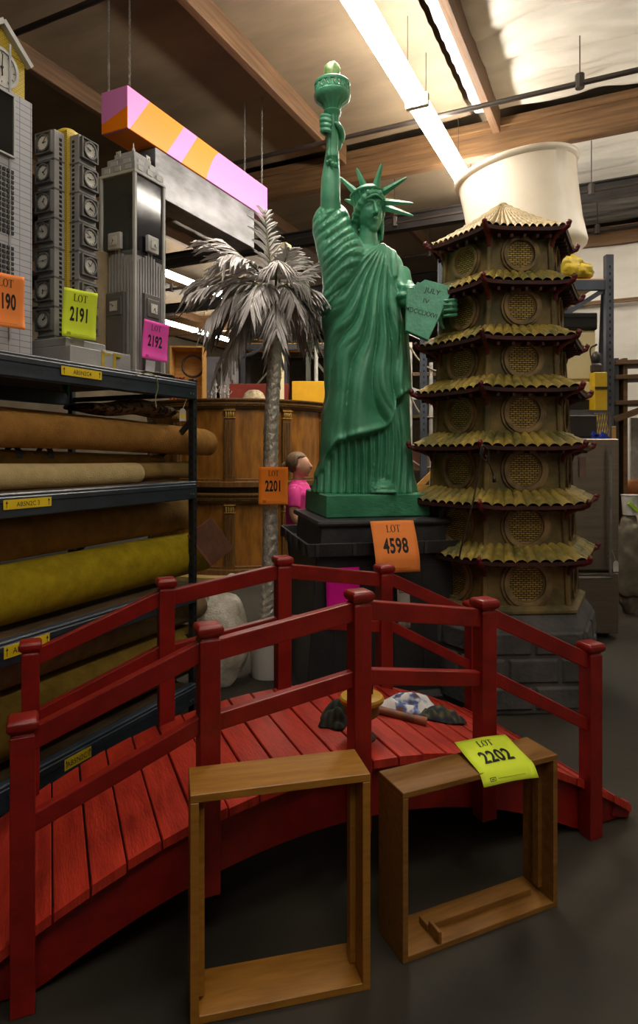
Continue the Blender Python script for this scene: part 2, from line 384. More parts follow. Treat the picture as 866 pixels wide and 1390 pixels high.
for y in (-.038, W+.038):
    for i in range(5):
        x = i*S; bt = .0 if i in (0, 4) else dz(x)-.235
        m = MB().box((x, y, (bt+tops[i]-.05)/2), (pw, pw, tops[i]-.05-bt), bev=.003)
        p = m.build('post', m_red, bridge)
        c = MB(); zt = tops[i]
        def sq(h, z): return [(x-h, y-h, z), (x+h, y-h, z), (x+h, y+h, z), (x-h, y+h, z)]
        prof = [(.033, -.052), (.029, -.048), (.029, -.042), (.037, -.036), (.042, -.028), (.042, -.012), (.036, -.003), (.026, 0)]
        vs = []; fs = []
        for h, z in prof: vs += sq(h, zt+z)
        for q in range(len(prof)-1):
            for r_ in range(4): fs.append((q*4+r_, q*4+(r_+1) % 4, q*4+4+(r_+1) % 4, q*4+4+r_))
        fs += [(3, 2, 1, 0), tuple(range(len(vs)-4, len(vs)))]
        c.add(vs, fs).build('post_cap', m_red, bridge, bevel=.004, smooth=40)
    for i in range(4):
        for lv, hh, th in ((up_, .068, .036), (lo_, .056, .036)):
            a = (i*S+pw/2-.006, y, lv[i]-hh/2); b = ((i+1)*S-pw/2+.006, y, lv[i+1]-hh/2)
            m = MB(); yy = th/2
            vs = [(p[0], y+s_*yy, p[2]+q*hh/2) for p in (a, b) for s_, q in ((-1, -1), (1, -1), (1, 1), (-1, 1))]
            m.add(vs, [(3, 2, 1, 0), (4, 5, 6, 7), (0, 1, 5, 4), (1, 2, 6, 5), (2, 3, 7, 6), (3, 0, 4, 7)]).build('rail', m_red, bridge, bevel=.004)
# toe blocks at the right end
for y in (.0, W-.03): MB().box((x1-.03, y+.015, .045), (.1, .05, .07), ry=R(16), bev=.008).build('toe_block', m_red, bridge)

# ------------------------------------------------------------------ two box frames in front
m_plyA = M('varnished_pine', (170, 118, 42), (144, 96, 30), rough=.42, scale=5, stretch=(1.2, 9, 9), spec=.5)
m_plyB = M('varnished_pine_darker', (142, 98, 40), (114, 76, 30), rough=.42, scale=5, stretch=(1.2, 9, 9))
def box_frame(loc, rz, w, h, d, mat, label, t=.022, cleats=()):
    o = thing('box_frame', label, 'wooden frame', loc, rz, 'wooden box frames in front of the bridge')
    for x in (t/2, w-t/2): MB().box((x, d/2, h/2-t/2), (t, d, h-t), bev=.002).build('side_panel', mat, o)
    MB().box((w/2, d/2, h-t/2), (w, d, t), bev=.002).build('top_panel', mat, o)
    MB().box((w/2, d/2, t/2), (w-2*t, d, t), bev=.002).build('bottom_panel', mat, o)
    for c, dd in cleats: MB().box(c, dd, bev=.002).build('cleat', mat, o)
    return o
box_frame((-.359, 1.787, 0), R(13.5), .527, .645, .165, m_plyA, 'open square pine box frame standing left, in front of the bridge centre', t=.024,
          cleats=[((.033, .06, .31), (.018, .03, .54)), ((.494, .09, .31), (.018, .035, .56))])
fB = Vector((.2625, 2.0036, 0))
box_frame(fB, R(24.1), .636, .536, .155, m_plyB, 'open square pine box frame on the right with a yellow lot tag on it', t=.02,
          cleats=[((.35, .085, .032), (.44, .05, .024)), ((.14, .03, .04), (.012, .06, .04)), ((.607, .07, .27), (.018, .03, .46))])
k = MB()
for x, y in ((.12, .04), (.3, .1), (.5, .06)): k.tube([(x, y, .5358), (x, y, .5368)], .004, 10)
wd = Vector((math.cos(R(24.1)), math.sin(R(24.1)), 0))
lot_tag('2202', fB+wd*.404+Vector((0, 0, .5375)), R(24.1)-R(8), .212, .2, YELLOW, 'yellow lot tag 2202 lying over the right wooden box frame',
        profile=[(-.035, -.034), (-.012, -.004), (0, .002), (.08, .012), (.168, .026)])
# ------------------------------------------------------------------ things lying on the deck
def on(px, py):                              # a spot on the deck from its place along the bridge
    for i in range(40, 160):
        Y = i*.025; p = P(px, py, Y)
        if p.z <= dxy(p.x, p.y): return p
    return p
def cloth(name, label, loc, rz, sx, sy, h, mat, seed, cat='cloth', fold=7):
    def fn(a, b):
        t = a*2*PI; r = b; e = 1+.28*noise.noise(Vector((math.cos(t)*1.3, math.sin(t)*1.3, seed)))+.10*math.sin(t*5+seed)
        x = math.cos(t)*r*e*sx; y = math.sin(t)*r*e*sy
        z = h*(1-r**2.2)*(.45+.5*abs(math.sin(x*fold/sx*1.3+y*2/sy+seed+2*noise.noise(Vector((x*9, y*9, seed))))))+.022*max(0, noise.noise(Vector((x*22, y*22, seed+5))))*(1-r*.7)+.004
        return (x, y, z)
    o = MB().grid(72, 26, fn).build(name, mat, None, smooth=1, solid=.003); o.location = loc; o.rotation_euler = (0, -math.atan((dxy(loc[0]+.1, loc[1])-dxy(loc[0]-.1, loc[1]))/.2), rz)
    return tag(o, label, cat)
m_floral = M('floral_cloth', (214, 214, 212), (70, 100, 160), rough=.8, scale=16, lo=.42, hi=.5, detail=2)
mm = m_floral.node_tree; rr_ = [x for x in mm.nodes if x.type == 'VALTORGB'][0].color_ramp; e = rr_.elements.new(.36); e.color = rgb(96, 64, 44)
def plaid(name, a, b, c, s):
    m = M(name, a, rough=.85); nt = m.node_tree; N = nt.nodes; L = nt.links; bs = N['Principled BSDF']; tc = N.new('ShaderNodeTexCoord')
    mix = []
    for ax in ('X', 'Y'):
        wv = N.new('ShaderNodeTexWave'); wv.bands_direction = ax; wv.inputs['Scale'].default_value = s; wv.inputs['Distortion'].default_value = .4; L.new(tc.outputs['Object'], wv.inputs['Vector']); mix.append(wv)
    m1 = N.new('ShaderNodeMix'); m1.data_type = 'RGBA'; m1.inputs[6].default_value = rgb(*a); m1.inputs[7].default_value = rgb(*b); L.new(mix[0].outputs['Fac'], m1.inputs[0])
    m2 = N.new('ShaderNodeMix'); m2.data_type = 'RGBA'; m2.inputs[7].default_value = rgb(*c); L.new(mix[1].outputs['Fac'], m2.inputs[0]); L.new(m1.outputs[2], m2.inputs[6]); L.new(m2.outputs[2], bs.inputs['Base Color'])
    return m
m_plaid = plaid('plaid_cloth', (34, 44, 34), (84, 84, 40), (30, 34, 50), 9)
m_dkgreen = plaid('dark_plaid_cloth', (40, 46, 36), (58, 62, 48), (24, 28, 26), 12)
p = on(560, 964); cloth('crumpled_cloth', 'crumpled white and blue floral cloth on the bridge deck', p, R(15), .165, .08, .075, m_floral, 3, fold=4)
p = on(596, 976); cloth('crumpled_cloth', 'dark green plaid cloth heaped beside the floral cloth', p, R(20), .13, .06, .055, m_plaid, 8, fold=5)
p = on(457, 980); cloth('crumpled_cloth', 'dark green cloth lying left of the yellow spool stand', p, R(70), .09, .07, .09, m_dkgreen, 14, fold=4)
m_roll = M('brown_stick', (132, 76, 40), (84, 46, 26), rough=.5, scale=12)
a, b = on(505, 968), on(579, 987)
t = thing('rolling_pin', 'short brown wooden rod lying on the deck in front of the cloths', 'stick', a+Vector((0, 0, .021)))
d = b-a; MB().tube([(0, 0, 0), d*.78], .017, 14).build('rod', m_roll, t, smooth=40)
MB().tube([d*.78, d], .019, 14).build('end_band', M('rod_end', (150, 84, 44), (110, 60, 34), rough=.5), t, smooth=40)
m_yel = M('yellow_ochre_paint', (196, 150, 30), (170, 124, 20), rough=.4, scale=9)
m_dkb = M('dark_base', (44, 34, 24), rough=.45)
q = on(491, 1003)
t = thing('spool_stand', 'small round yellow topped stand on the bridge deck behind the middle post', 'stand', q+Vector((0, 0, -.002)))
MB().lathe([(.052, 0), (.056, .01), (.05, .02), (.03, .028), (.018, .04), (.016, .07), (.022, .08)], 32).build('base', m_dkb, t, smooth=40)
MB().lathe([(.022, .08), (.05, .088), (.066, .1), (.068, .142), (.07, .146)], 32).build('bowl', M('olive_bowl', (120, 98, 30), (90, 72, 22), rough=.45), t, smooth=40)
MB().lathe([(.07, .146), (.084, .15), (.086, .162), (.08, .17), (.02, .178), (.001, .179)], 40).build('top_disc', m_yel, t, smooth=30)
MB().tube([(.04, 0, .17), (.042, 0, .215)], .003, 8).build('pin', m_dkb, t)
# ================================================================== PEDESTAL + STATUE
A12 = R(12)
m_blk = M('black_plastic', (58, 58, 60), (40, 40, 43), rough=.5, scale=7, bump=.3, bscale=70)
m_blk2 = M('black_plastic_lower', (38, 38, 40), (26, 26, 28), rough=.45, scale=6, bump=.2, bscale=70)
pc = Vector((.345, 4.65, 0))
ped = thing('plinth', 'black moulded plastic plinth with a flared tray collar under the green statue', 'pedestal', pc, A12)
def sq(h, z, hy=None): hy = hy or h; return [(-h, -hy, z), (h, -hy, z), (h, hy, z), (-h, hy, z)]
def sqloft(prof, name, mat, par, bev=.006):
    vs = []; fs = []
    for h, z in prof: vs += sq(h, z)
    for q in range(len(prof)-1):
        for r_ in range(4): fs.append((q*4+r_, q*4+(r_+1) % 4, q*4+4+(r_+1) % 4, q*4+4+r_))
    fs += [(3, 2, 1, 0), tuple(range(len(vs)-4, len(vs)))]
    return MB().add(vs, fs).build(name, mat, par, bevel=bev)
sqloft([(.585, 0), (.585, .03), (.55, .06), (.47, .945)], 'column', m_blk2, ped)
m = MB()
for i in range(-2, 3):
    for sgn, ax in ((-1, 0), (1, 1)):
        pass
for i in (-.3, -.1, .1, .3):
    m.add([(i-.07, -.552, .1), (i+.07, -.552, .1), (i+.06, -.482, .86), (i-.06, -.482, .86), (i-.07, -.545, .1), (i+.07, -.545, .1), (i+.06, -.475, .86), (i-.06, -.475, .86)],
          [(3, 2, 1, 0), (4, 5, 6, 7), (0, 1, 5, 4), (1, 2, 6, 5), (2, 3, 7, 6), (3, 0, 4, 7)])
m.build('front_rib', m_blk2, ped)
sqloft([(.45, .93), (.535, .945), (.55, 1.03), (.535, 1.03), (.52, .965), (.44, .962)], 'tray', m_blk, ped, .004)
for i in range(-2, 3):
    for k in range(4): MB(Matrix.Rotation(k*PI/2, 4, 'Z')).box((i*.24, -.549, .988), (.02, .016, .075)).build('tray_rib', m_blk, ped)
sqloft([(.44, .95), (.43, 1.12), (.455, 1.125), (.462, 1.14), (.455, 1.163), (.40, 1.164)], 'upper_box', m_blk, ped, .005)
# notices on the plinth
def on_ped(x, z): hh = lerp(.55, .47, (z-.06)/.885)+.004; return pc+Vector((math.cos(A12)*x+math.sin(A12)*hh, math.sin(A12)*x-math.cos(A12)*hh, z))
nt_ = MB().grid(6, 6, lambda a, b: ((a-.5)*.22, -.004*math.sin(a*5), (b-.5)*.36)).build('magenta_sheet', M('magenta_paper', (232, 20, 160), (214, 10, 144), rough=.75, spec=.2), None, smooth=1, solid=.001)
nt_.location = on_ped(-.28, .69)+Vector((-.02, -.035, 0)); nt_.rotation_euler = (R(-5.2), 0, A12); tag(nt_, 'blank magenta paper sheet on the front of the black plinth', 'paper')
t = thing('white_notice', 'narrow white printed notice on the black plinth, right of the magenta sheet', 'paper', on_ped(.10, .61)+Vector((.0, -.035, 0)), A12, rx=R(-5.2))
MB().grid(2, 4, lambda a, b: ((a-.5)*.085, -.003*math.sin(b*3), (b-.5)*.28)).build('paper', M('white_paper', (196, 188, 180), rough=.8), t, smooth=1, solid=.001)
v, f = text_polys('LOTS', .02, .9, .02); lettering('lettering', t, v, f, lambda x, y: Vector((x, -.0045, y+.085)))
lot_tag('4598', Vector((.465, 4.1, 1.168)), A12, .292, .33, ORANGE, 'orange lot tag 4598 hanging on the black plinth below the statue', profile=[(-.125, -.31), (-.118, -.22), (-.06, -.1), (-.0, 0)])

# ------------------------------------------------------------------ statue
m_ver = M('verdigris', (96, 174, 138), (52, 134, 98), rough=.42, scale=3.2, bump=.35, bscale=34, detail=8, lo=.32, hi=.68, rvar=.1, spec=.6)
nt = m_ver.node_tree; N = nt.nodes; L = nt.links; bs = N['Principled BSDF']; ramp = [x for x in N if x.type == 'VALTORGB'][0]
e = ramp.color_ramp.elements.new(.8); e.color = rgb(156, 204, 170)
m_verb = M('verdigris_base', (70, 152, 114), (40, 116, 84), rough=.4, scale=5, bump=.3, bscale=30, stretch=(1, 1, 2.2), detail=8)
m_flame = M('flame_pale_green', (176, 206, 140), (140, 176, 110), rough=.35, scale=12, bump=.3)
m_tab = M('tablet_green', (92, 180, 146), (64, 150, 116), rough=.42, scale=5, bump=.3, bscale=40, detail=8)
SO = Vector((.33, 4.7, 1.165)); K = .0054
st = thing('statue', 'tall green robed woman statue with raised torch, spiked crown and tablet', 'statue', SO)
Z0 = .155
def S3(px, py, y=0): return Vector(((px-494)*K, y, Z0+(668-py)*K))
bb = MB(Matrix.Rotation(A12, 4, 'Z')).box((0, 0, .0775), (.74, .74, .155), bev=.008, taper=(.985, .985)); bb.build('base', m_verb, st)
SL = [(333, 490), (337, 472), (342, 456), (350, 447), (360, 440), (380, 439), (400, 437), (420, 433), (440, 438), (460, 441), (500, 441), (540, 442), (560, 438), (600, 436), (625, 435), (645, 428), (668, 421)]
SR = [(333, 514), (336, 522), (340, 530), (345, 536), (352, 541), (360, 545), (375, 550), (390, 554), (410, 555), (440, 553), (500, 556), (540, 557), (600, 557), (640, 561), (668, 567)]
DP = [(333, .12), (340, .15), (360, .20), (390, .21), (430, .235), (470, .255), (560, .27), (640, .29), (668, .30)]
HEM = [(400, 655), (428, 650), (438, 640), (448, 618), (458, 604), (470, 600), (484, 596), (505, 590), (520, 585), (524, 580), (529, 562), (532, 548), (542, 540), (550, 534), (557, 538), (562, 548), (600, 560)]
def ridge(t, e=.6): return abs(math.sin(PI*t))**e
def fold(px, py, fr):
    """outward offset in metres of the cloth at image-like coordinates of the statue's own front"""
    nz = noise.noise(Vector((px*.02, py*.012, fr*2)))
    hem = tab(px, HEM)
    out = 1-sstep(hem-3, hem+2, py)
    # inner pleated gown
    pl = .046*ridge(px/9.5+.3*nz+.06*math.sin(py*.03), .8)+.012*ridge(px/4.6+nz, 1)
    pl *= sstep(540, 600, py)
    # great diagonal folds radiating from the left shoulder
    dx, dy = 521-px, py-334; dist = math.hypot(dx, dy); ph = math.degrees(math.atan2(dy, dx)) if dist > 1 else 60
    ph2 = ph+5*nz+4*math.sin(dist*.012)
    A = .012+.058*min(1, dist/110)
    fan = A*ridge((ph2-36)/8.6, .75)+.010*ridge((ph2-36)/3.7+.3+nz, 1)
    fanw = sstep(34, 40, ph)*(1-sstep(92, 104, ph))
    # extra long sagging bands over the hip
    t2 = (py+ .95*(px-440)-470)/26; band = .022*math.exp(-((hem-5-py)/4)**2)
    # cloak hanging from the arm (viewer's right)
    ck = .036*ridge((px-530)/9.0+.004*(py-340)+.3*nz, .7)*sstep(528, 534, px)
    # bodice
    bd = .012*ridge((px+.35*(py-350))/6.3+nz, .8)*(1-sstep(33, 40, ph))*sstep(343, 352, py)*sstep(487, 480, px-.25*(py-350))
    base = .045 if ph > 37 or px > 521 else .045*sstep(31, 37, ph)
    # opening of the cloak over the forearm
    c = tab(py, [(385, 533), (400, 537), (420, 543), (445, 546)]); hole = -.10*math.exp(-((px-c)/4.2)**2)*sstep(384, 396, py)*(1-sstep(425, 448, py))
    rim = .03*(math.exp(-((px-c+7)/2.5)**2))*sstep(380, 392, py)*(1-sstep(410, 430, py))
    seam = -.02*math.exp(-((px-521)/1.6)**2)*sstep(425, 432, py)*(1-sstep(470, 520, py))
    knee = .055*math.exp(-((px-470)/24)**2-((py-545)/60)**2)
    z = out*(base+fan*fanw+band+ck+bd+(hole+rim+seam)*1)+(1-out)*pl*1.0+knee
    return z*1.0
def S3p(px, py, y=0): return P(px, py, SO.y+y)-SO
body = MB()
NA, NZ = 440, 340
def bfn(a, b):
    py = 668-b*335; th = a*2*PI; l, r = tab(py, SL), tab(py, SR); cx = (l+r)/2; hw = (r-l)/2; d = tab(py, DP)
    c, s = math.cos(th), math.sin(th)                       # s>0 = front
    ex = .86
    X = cx+hw*(abs(c)**ex)*(1 if c >= 0 else -1); Yd = -d*(abs(s)**ex)*(1 if s >= 0 else -1)
    frn = 1 if s >= 0 else 0
    f = fold(X, py, frn) if s > -.25 else fold(X, py, 0)*.7
    f = f-.055
    edge = abs(s)**.5                                       # silhouettes stay where they are
    nx, ny = c*1.0, -s
    p = S3(X, py, Yd); k = f*(.25+.75*edge)
    return Vector((p.x+nx*k*(.35), p.y+ny*k, p.z))
body.grid(NA, NZ, bfn)
top = [bfn(i/NA, 1) for i in range(NA)]; body.add(top, [tuple(range(NA))]); bt = [bfn(i/NA, 0) for i in range(NA)]; body.add(bt, [tuple(range(NA))])
# sleeve of the raised arm: a bag of cloth folded over the shoulder
VL = [(278, 440), (284, 434), (292, 428), (303, 424), (318, 424), (332, 427), (345, 429), (360, 432), (380, 437), (400, 438), (425, 436), (432, 440)]
VR = [(278, 456), (282, 464), (288, 470), (298, 474), (312, 477), (330, 486), (350, 494), (370, 492), (390, 478), (410, 462), (425, 448), (432, 442)]
def sfn(a, b):
    py = 432-b*154; th = a*2*PI; l, r = tab(py, VL), tab(py, VR); cx = (l+r)/2; hw = (r-l)/2
    d = .13*math.sin(PI*min(1, max(.06, b*1.02)))**.5; c, s = math.cos(th), math.sin(th)
    X = cx+hw*(abs(c)**.9)*(1 if c >= 0 else -1); nz = noise.noise(Vector((X*.03, py*.02, 4)))
    low = sstep(295, 320, py)
    rd = math.hypot((X-458)/.95, (py-262)/1.25); n2 = noise.noise(Vector((X*.05, py*.03, 11))); t_ = (py+.85*(X-425)-.006*(X-450)**2)/14; fo = (.044*(.8+.5*n2)*ridge(t_+nz*.7, .7)+.008*ridge(t_*2.1+n2, .9))*sstep(284, 300, py)+.008*ridge((X-440)/5+nz, 1)
    d2 = d+ (fo if s > -.3 else fo*.5)
    return S3(X, py, -.03-lerp(.0, .10, sstep(300, 380, py))-d2*(abs(s)**.8)*(1 if s >= 0 else -1))
body.grid(200, 130, sfn)
body.add([sfn(i/200, 1) for i in range(200)], [tuple(range(200))]); body.add([sfn(i/200, 0) for i in range(200)], [tuple(range(200))])
# raised arm
AY = -.06
body.tube([S3p(455, 330, -.02), S3p(450, 300, AY+.02), S3p(448.5, 270, AY+.0), S3p(449, 245, AY), S3p(450, 225, AY+.01), S3p(451, 205, AY+.03), S3p(452, 190, AY+.055)],
          [.09, .078, .072, .070, .058, .046, .043], 28, seg=40)
TY = AY-.055                                                # torch axis depth
# palm and fingers of the torch hand
body.ell(S3p(456, 185, AY+.02), (.056, .050, .115), 24, 16)
for i, (py, x) in enumerate(((164, 0), (170, -.5), (176.5, 0), (183, .5))):
    r = .0185-.0012*abs(i-1.3); z = S3p(452, py, AY).z
    pts = [(456, AY+.045), (443, AY+.015), (437.5, TY+.01), (437.5+x, TY-.035), (443+x, TY-.062), (450, TY-.066)]
    body.tube([Vector((S3p(px, py, y).x, y, z-.012*(j-2))) for j, (px, y) in enumerate(pts)], [r*.95, r*1.05, r*1.05, r, r*.92, r*.7], 12, seg=24)
pts = [(459, 194, AY+.02), (463, 186, AY-.01), (463, 177, TY-.02), (459, 170, TY-.05), (454.5, 166, TY-.055)]
body.tube([S3p(*p) for p in pts], [.03, .03, .023, .018, .012], 12, seg=24)
# neck and chest
body.tube([S3p(500, 352, -.03), S3p(499.5, 335, -.045), S3p(500, 318, -.055), S3p(501, 300, -.05)], [.12, .078, .064, .066], 28, seg=16)
body.ell(S3p(500, 352, -.10), (.12, .09, .10), 24, 16)
# ---- head
HM = Matrix.Translation(S3p(501, 288, -.055)+SO*0) @ Matrix.Rotation(R(17), 4, 'Z') @ Matrix.Rotation(R(-4), 4, 'Y') @ Matrix.Rotation(R(4), 4, 'X')
hd = MB(HM)
def ffn(d):
    k = 1
    if d.y < 0:
        for sx in (-1, 1): k -= .10*math.exp(-((d.x-sx*.40)/.20)**2-((d.z-.26)/.13)**2)
        for sx in (-1, 1): k += .035*math.exp(-((d.x-sx*.5)/.25)**2-((d.z+.12)/.25)**2)
        k -= .05*math.exp(-(d.x/.5)**2-((d.z+.42)/.08)**2)
        if d.z < -.3: k -= .03*abs(d.x)*(-d.z)
    return k
hd.ell((0, -.012, -.02), (.086, .108, .148), 72, 56, fn=ffn)
hd.ell((0, .035, .04), (.098, .115, .118), 40, 30)
hd.ell((0, -.068, -.128), (.036, .032, .034), 20, 14).ell((0, -.030, -.095), (.064, .072, .062), 24, 16)                       # chin
hd.tube([(0, -.112, .040), (0, -.124, .012), (0, -.138, -.022), (0, -.146, -.040), (0, -.132, -.050)], [.011, .011, .0135, .0155, .010], 14, seg=16)
for sx in (-1, 1):
    hd.ell((sx*.0125, -.129, -.042), (.009, .012, .009), 10, 8)
    hd.tube([(sx*.008, -.116, .042), (sx*.030, -.108, .052), (sx*.056, -.086, .046), (sx*.070, -.062, .032)], [.009, .011, .010, .006], 10, seg=12)
    hd.ell((sx*.034, -.090, .018), (.020, .014, .011), 16, 10)               # eye
    hd.tube([(sx*.014, -.102, .020), (sx*.034, -.107, .0295), (sx*.056, -.090, .018)], [.003, .0045, .003], 8, seg=8)
    hd.tube([(sx*.016, -.101, .010), (sx*.034, -.103, .0035), (sx*.054, -.089, .011)], [.002, .003, .002], 8, seg=8)
    hd.ell((sx*.089, .004, .0), (.010, .022, .032), 12, 10)
    # waved hair beside the face
    for r_, o_ in ((.026, 0), (.022, .03)):
        hd.tube([(0, -.100+o_, .112), (sx*.035, -.098+o_, .100), (sx*.066, -.078+o_, .068), (sx*.086, -.046+o_, .03), (sx*.094, -.008+o_, -.005), (sx*.092, .03+o_, -.045), (sx*.08, .07, -.09)], [r_*.7, r_, r_*1.05, r_, r_*1.05, r_, r_], 12, seg=40,
                mod=lambda a, t: 1+.16*math.sin(t*46)+.08*math.sin(a*5))
hd.tube([(-.022, -.1225, -.0745), (0, -.132, -.0705), (.022, -.1225, -.0745)], [.003, .0065, .003], 10, seg=12)
hd.tube([(-.020, -.121, -.083), (0, -.129, -.086), (.020, -.121, -.083)], [.003, .008, .003], 10, seg=12)
hd.ell((0, .10, -.03), (.075, .075, .085), 24, 18, fn=lambda d: 1+.05*math.sin(d.z*22))
for pts in ([(.092, .02, -.02), (.10, .02, -.09), (.095, .01, -.15), (.09, .0, -.20)], [(.075, .045, -.05), (.082, .04, -.12), (.075, .03, -.185), (.07, .02, -.225)], [(.088, -.005, -.04), (.090, -.01, -.10), (.084, -.012, -.15)],
            [(-.085, .05, -.04), (-.09, .055, -.12), (-.075, .06, -.20), (-.06, .05, -.25)]):
    hd.tube(pts, [.021, .02, .017, .009], 12, seg=24, mod=lambda a, t: 1+.13*math.sin(t*30+a))
o_ = len(body.v); body.v += hd.v; body.f += [tuple(o_+i for i in f) for f in hd.f]
# left arm reaching forward behind the tablet, with hand
body.tube([S3p(541, 372, -.06), S3p(549, 400, -.16), S3p(560, 412, -.27), S3p(582, 420, -.33), S3p(600, 424, -.345)], [.085, .075, .052, .040, .034], 24, seg=32)
body.tube([S3p(549, 398, -.14), S3p(555, 402, -.22), S3p(561, 404, -.27)], [.085, .078, .06], 48, seg=24, mod=lambda a, t: 1+.13*math.sin(a*6+t*3)+.05*math.sin(t*14))
body.ell(S3p(603, 420, -.352), (.050, .022, .058), 18, 12)
for i, (y0, y1) in enumerate(((408, 407), (414, 413), (420.5, 420), (427, 427.5))):
    r = .0125
    body.tube([S3p(600, y0+1, -.352), S3p(611, y0, -.360), S3p(619, (y0+y1)/2, -.40), S3p(616, y1+.5, -.452), S3p(608, y1+1, -.468), S3p(602, y1+1.5, -.462)], [r, r*1.1, r*1.05, r*.95, r*.7], 10, seg=20)
body.tube([S3p(596, 430, -.35), S3p(599, 440, -.352), S3p(603, 447, -.36)], [.018, .014, .010], 10, seg=10)
# sandalled foot
body.ell(S3p(519, 661, -.24), (.085, .110, .040), 24, 14)
for i in range(5): body.ell(S3p(509+i*4.9, 663.5+i*.2, -.335+.010*i), (.0145, .032, .018), 10, 8)
body.tube([S3p(504, 657, -.25), S3p(519, 651.5, -.28), S3p(533, 657, -.25)], .010, 10, seg=12)
body.box(S3p(519, 666.5, -.25), (.175, .22, .022), bev=.008)
body.build('figure', m_ver, st, smooth=1, remesh=.0062, clean=False)
# ---- crown
cr = MB(HM @ Matrix.Rotation(R(-6), 4, 'X')).lathe([(.098, .048), (.104, .052), (.106, .060), (.108, .064), (.121, .122), (.127, .126), (.128, .138), (.120, .142), (.105, .150), (.078, .176), (.04, .192), (.004, .197)], 96, c=(0, .012, 0), sx=.97, sy=1.1,
    mod=lambda a, z: 1+(.028*(1 if math.sin(a*22) > 0 else -1) if .062 < z < .124 else 0), caps=False)
crown = cr.build('crown', m_ver, st, smooth=35)
MB(HM).tube([(-.093, -.025, .028), (-.075, -.085, .052), (-.04, -.116, .072), (0, -.126, .086), (.04, -.116, .072), (.075, -.085, .052), (.093, -.025, .028)], .0085, 10, seg=30).build('crown_trim', m_ver, st, smooth=1)
rays = [((487, 265, -.06), (461, 240, -.02)), ((496, 258, -.06), (484, 228, -.06)), ((509, 257, -.07), (518, 222, -.10)), ((517, 263, -.09), (552, 241, -.20)), ((520, 274, -.10), (561, 276, -.26)), ((521, 281, -.09), (561, 293, -.24)), ((482, 275, .01), (468, 271, .10))]
for a, b in rays:
    a, b = S3p(*a), S3p(*b); d = (b-a).normalized(); sd = d.cross(Vector((0, 1, 0))).normalized(); nn = sd.cross(d)
    vs = []
    for t, w_ in ((-.12, .026), (.15, .027), (.9, .011), (1, .004)):
        c = a.lerp(b, t); vs += [c+sd*w_, c+nn*w_*.62, c-sd*w_, c-nn*w_*.62]
    fs = [(q*4+r_, q*4+(r_+1) % 4, q*4+4+(r_+1) % 4, q*4+4+r_) for q in range(3) for r_ in range(4)]+[(3, 2, 1, 0), (12, 13, 14, 15)]
    MB().add(vs, fs).build('crown_ray', m_ver, crown)
# ---- torch
TM = Matrix.Translation(Vector((S3p(451, 150, TY).x, TY, 0)))
def tz(py): return S3p(451, py, TY).z
fl_ = lambda a, z: 1+(.05*math.sin(a*10) if z < tz(157) else .06*math.sin(a*14) if tz(151) < z < tz(139) else 0)
torch = MB(TM).lathe([(.003, tz(233)), (.014, tz(229)), (.022, tz(222)), (.030, tz(216)), (.043, tz(214)), (.047, tz(209)), (.038, tz(205)), (.040, tz(203)), (.047, tz(159)), (.060, tz(156)), (.064, tz(153)), (.056, tz(151)),
    (.074, tz(143)), (.112, tz(138)), (.128, tz(135)), (.131, tz(130)), (.122, tz(128)), (.122, tz(126)), (.06, tz(126)), (.05, tz(114))], 80, mod=fl_).build('torch', m_ver, st, smooth=40)
g = MB(TM)
for j in range(16):
    a = 2*PI*j/16; c = Vector((math.cos(a)*.119, math.sin(a)*.119, 0)); t_ = Vector((-math.sin(a), math.cos(a), 0))
    for sg in (-1, 1): g.tube([c+t_*(.022*sg)+Vector((0, 0, tz(127))), c+t_*(.008*sg)+Vector((0, 0, tz(122.5))), c+t_*(.020*sg)+Vector((0, 0, tz(118)))], .006, 6, seg=8)
    g.tube([c+t_*.0245+Vector((0, 0, tz(127))), c+t_*.0245+Vector((0, 0, tz(117)))], .005, 6)
g.lathe([(.108, tz(118)), (.128, tz(118)), (.130, tz(115)), (.124, tz(113.5)), (.108, tz(114)), (.108, tz(118))], 48, caps=False)
g.build('torch_gallery', m_ver, st, smooth=40)
fr_ = MB(TM)
for j in range(9):
    a = j*2.4; fr_.ell((.033*math.cos(a), .033*math.sin(a), tz(217+j % 3*4)), (.016, .016, .014), 10, 8)
fr_.build('torch_ornament', m_ver, st, smooth=1)
MB(TM).lathe([(.030, tz(120)), (.040, tz(112)), (.046, tz(106)), (.056, tz(101)), (.060, tz(97)), (.054, tz(91)), (.036, tz(87)), (.012, tz(85.5)), (.001, tz(85.3))], 48, mod=lambda a, z: 1+.07*math.sin(a*4+z*55)+.05*math.sin(a*7-z*30)).build('flame', m_flame, st, smooth=1)
# ---- tablet
tA, tB, tC, tD = S3p(566, 378, -.38), S3p(615, 391, -.40), S3p(581, 463, -.44), S3p(550, 450, -.42)
ux = (tB-tA).normalized(); tmid = (tA+tB)/2; dn = ((tC+tD)/2-tmid); dn = (dn-ux*dn.dot(ux)).normalized(); nn = ux.cross(-dn)
if nn.y > 0: nn = -nn
def tp(x, y, o=0): return tA+ux*x+dn*y+nn*o
kx = lambda p: (p-tA).dot(ux); ky = lambda p: (p-tA).dot(dn)
out = [(kx(S3p(577, 378, -.38)), 0.0), (kx(tB), 0), (kx(tB)-.004, .045), (kx(tC), ky(tC)), (kx(tD), ky(tD)), (-.045, .10), (.0, .085), (.008, .03), (kx(S3p(577, 378, -.38))-.02, .03)]
n_ = len(out); vs = [tp(x, y, .022) for x, y in out]+[tp(x, y, -.022) for x, y in out]
MB().add(vs, [tuple(range(n_-1, -1, -1)), tuple(range(n_, 2*n_))]+[(i, (i+1) % n_, (i+1) % n_+n_, i+n_) for i in range(n_)]).build('tablet', m_tab, st, bevel=.005)
m_eng = M('engraved_dark', (24, 62, 46), rough=.6)
def slant(x, y): return x, y
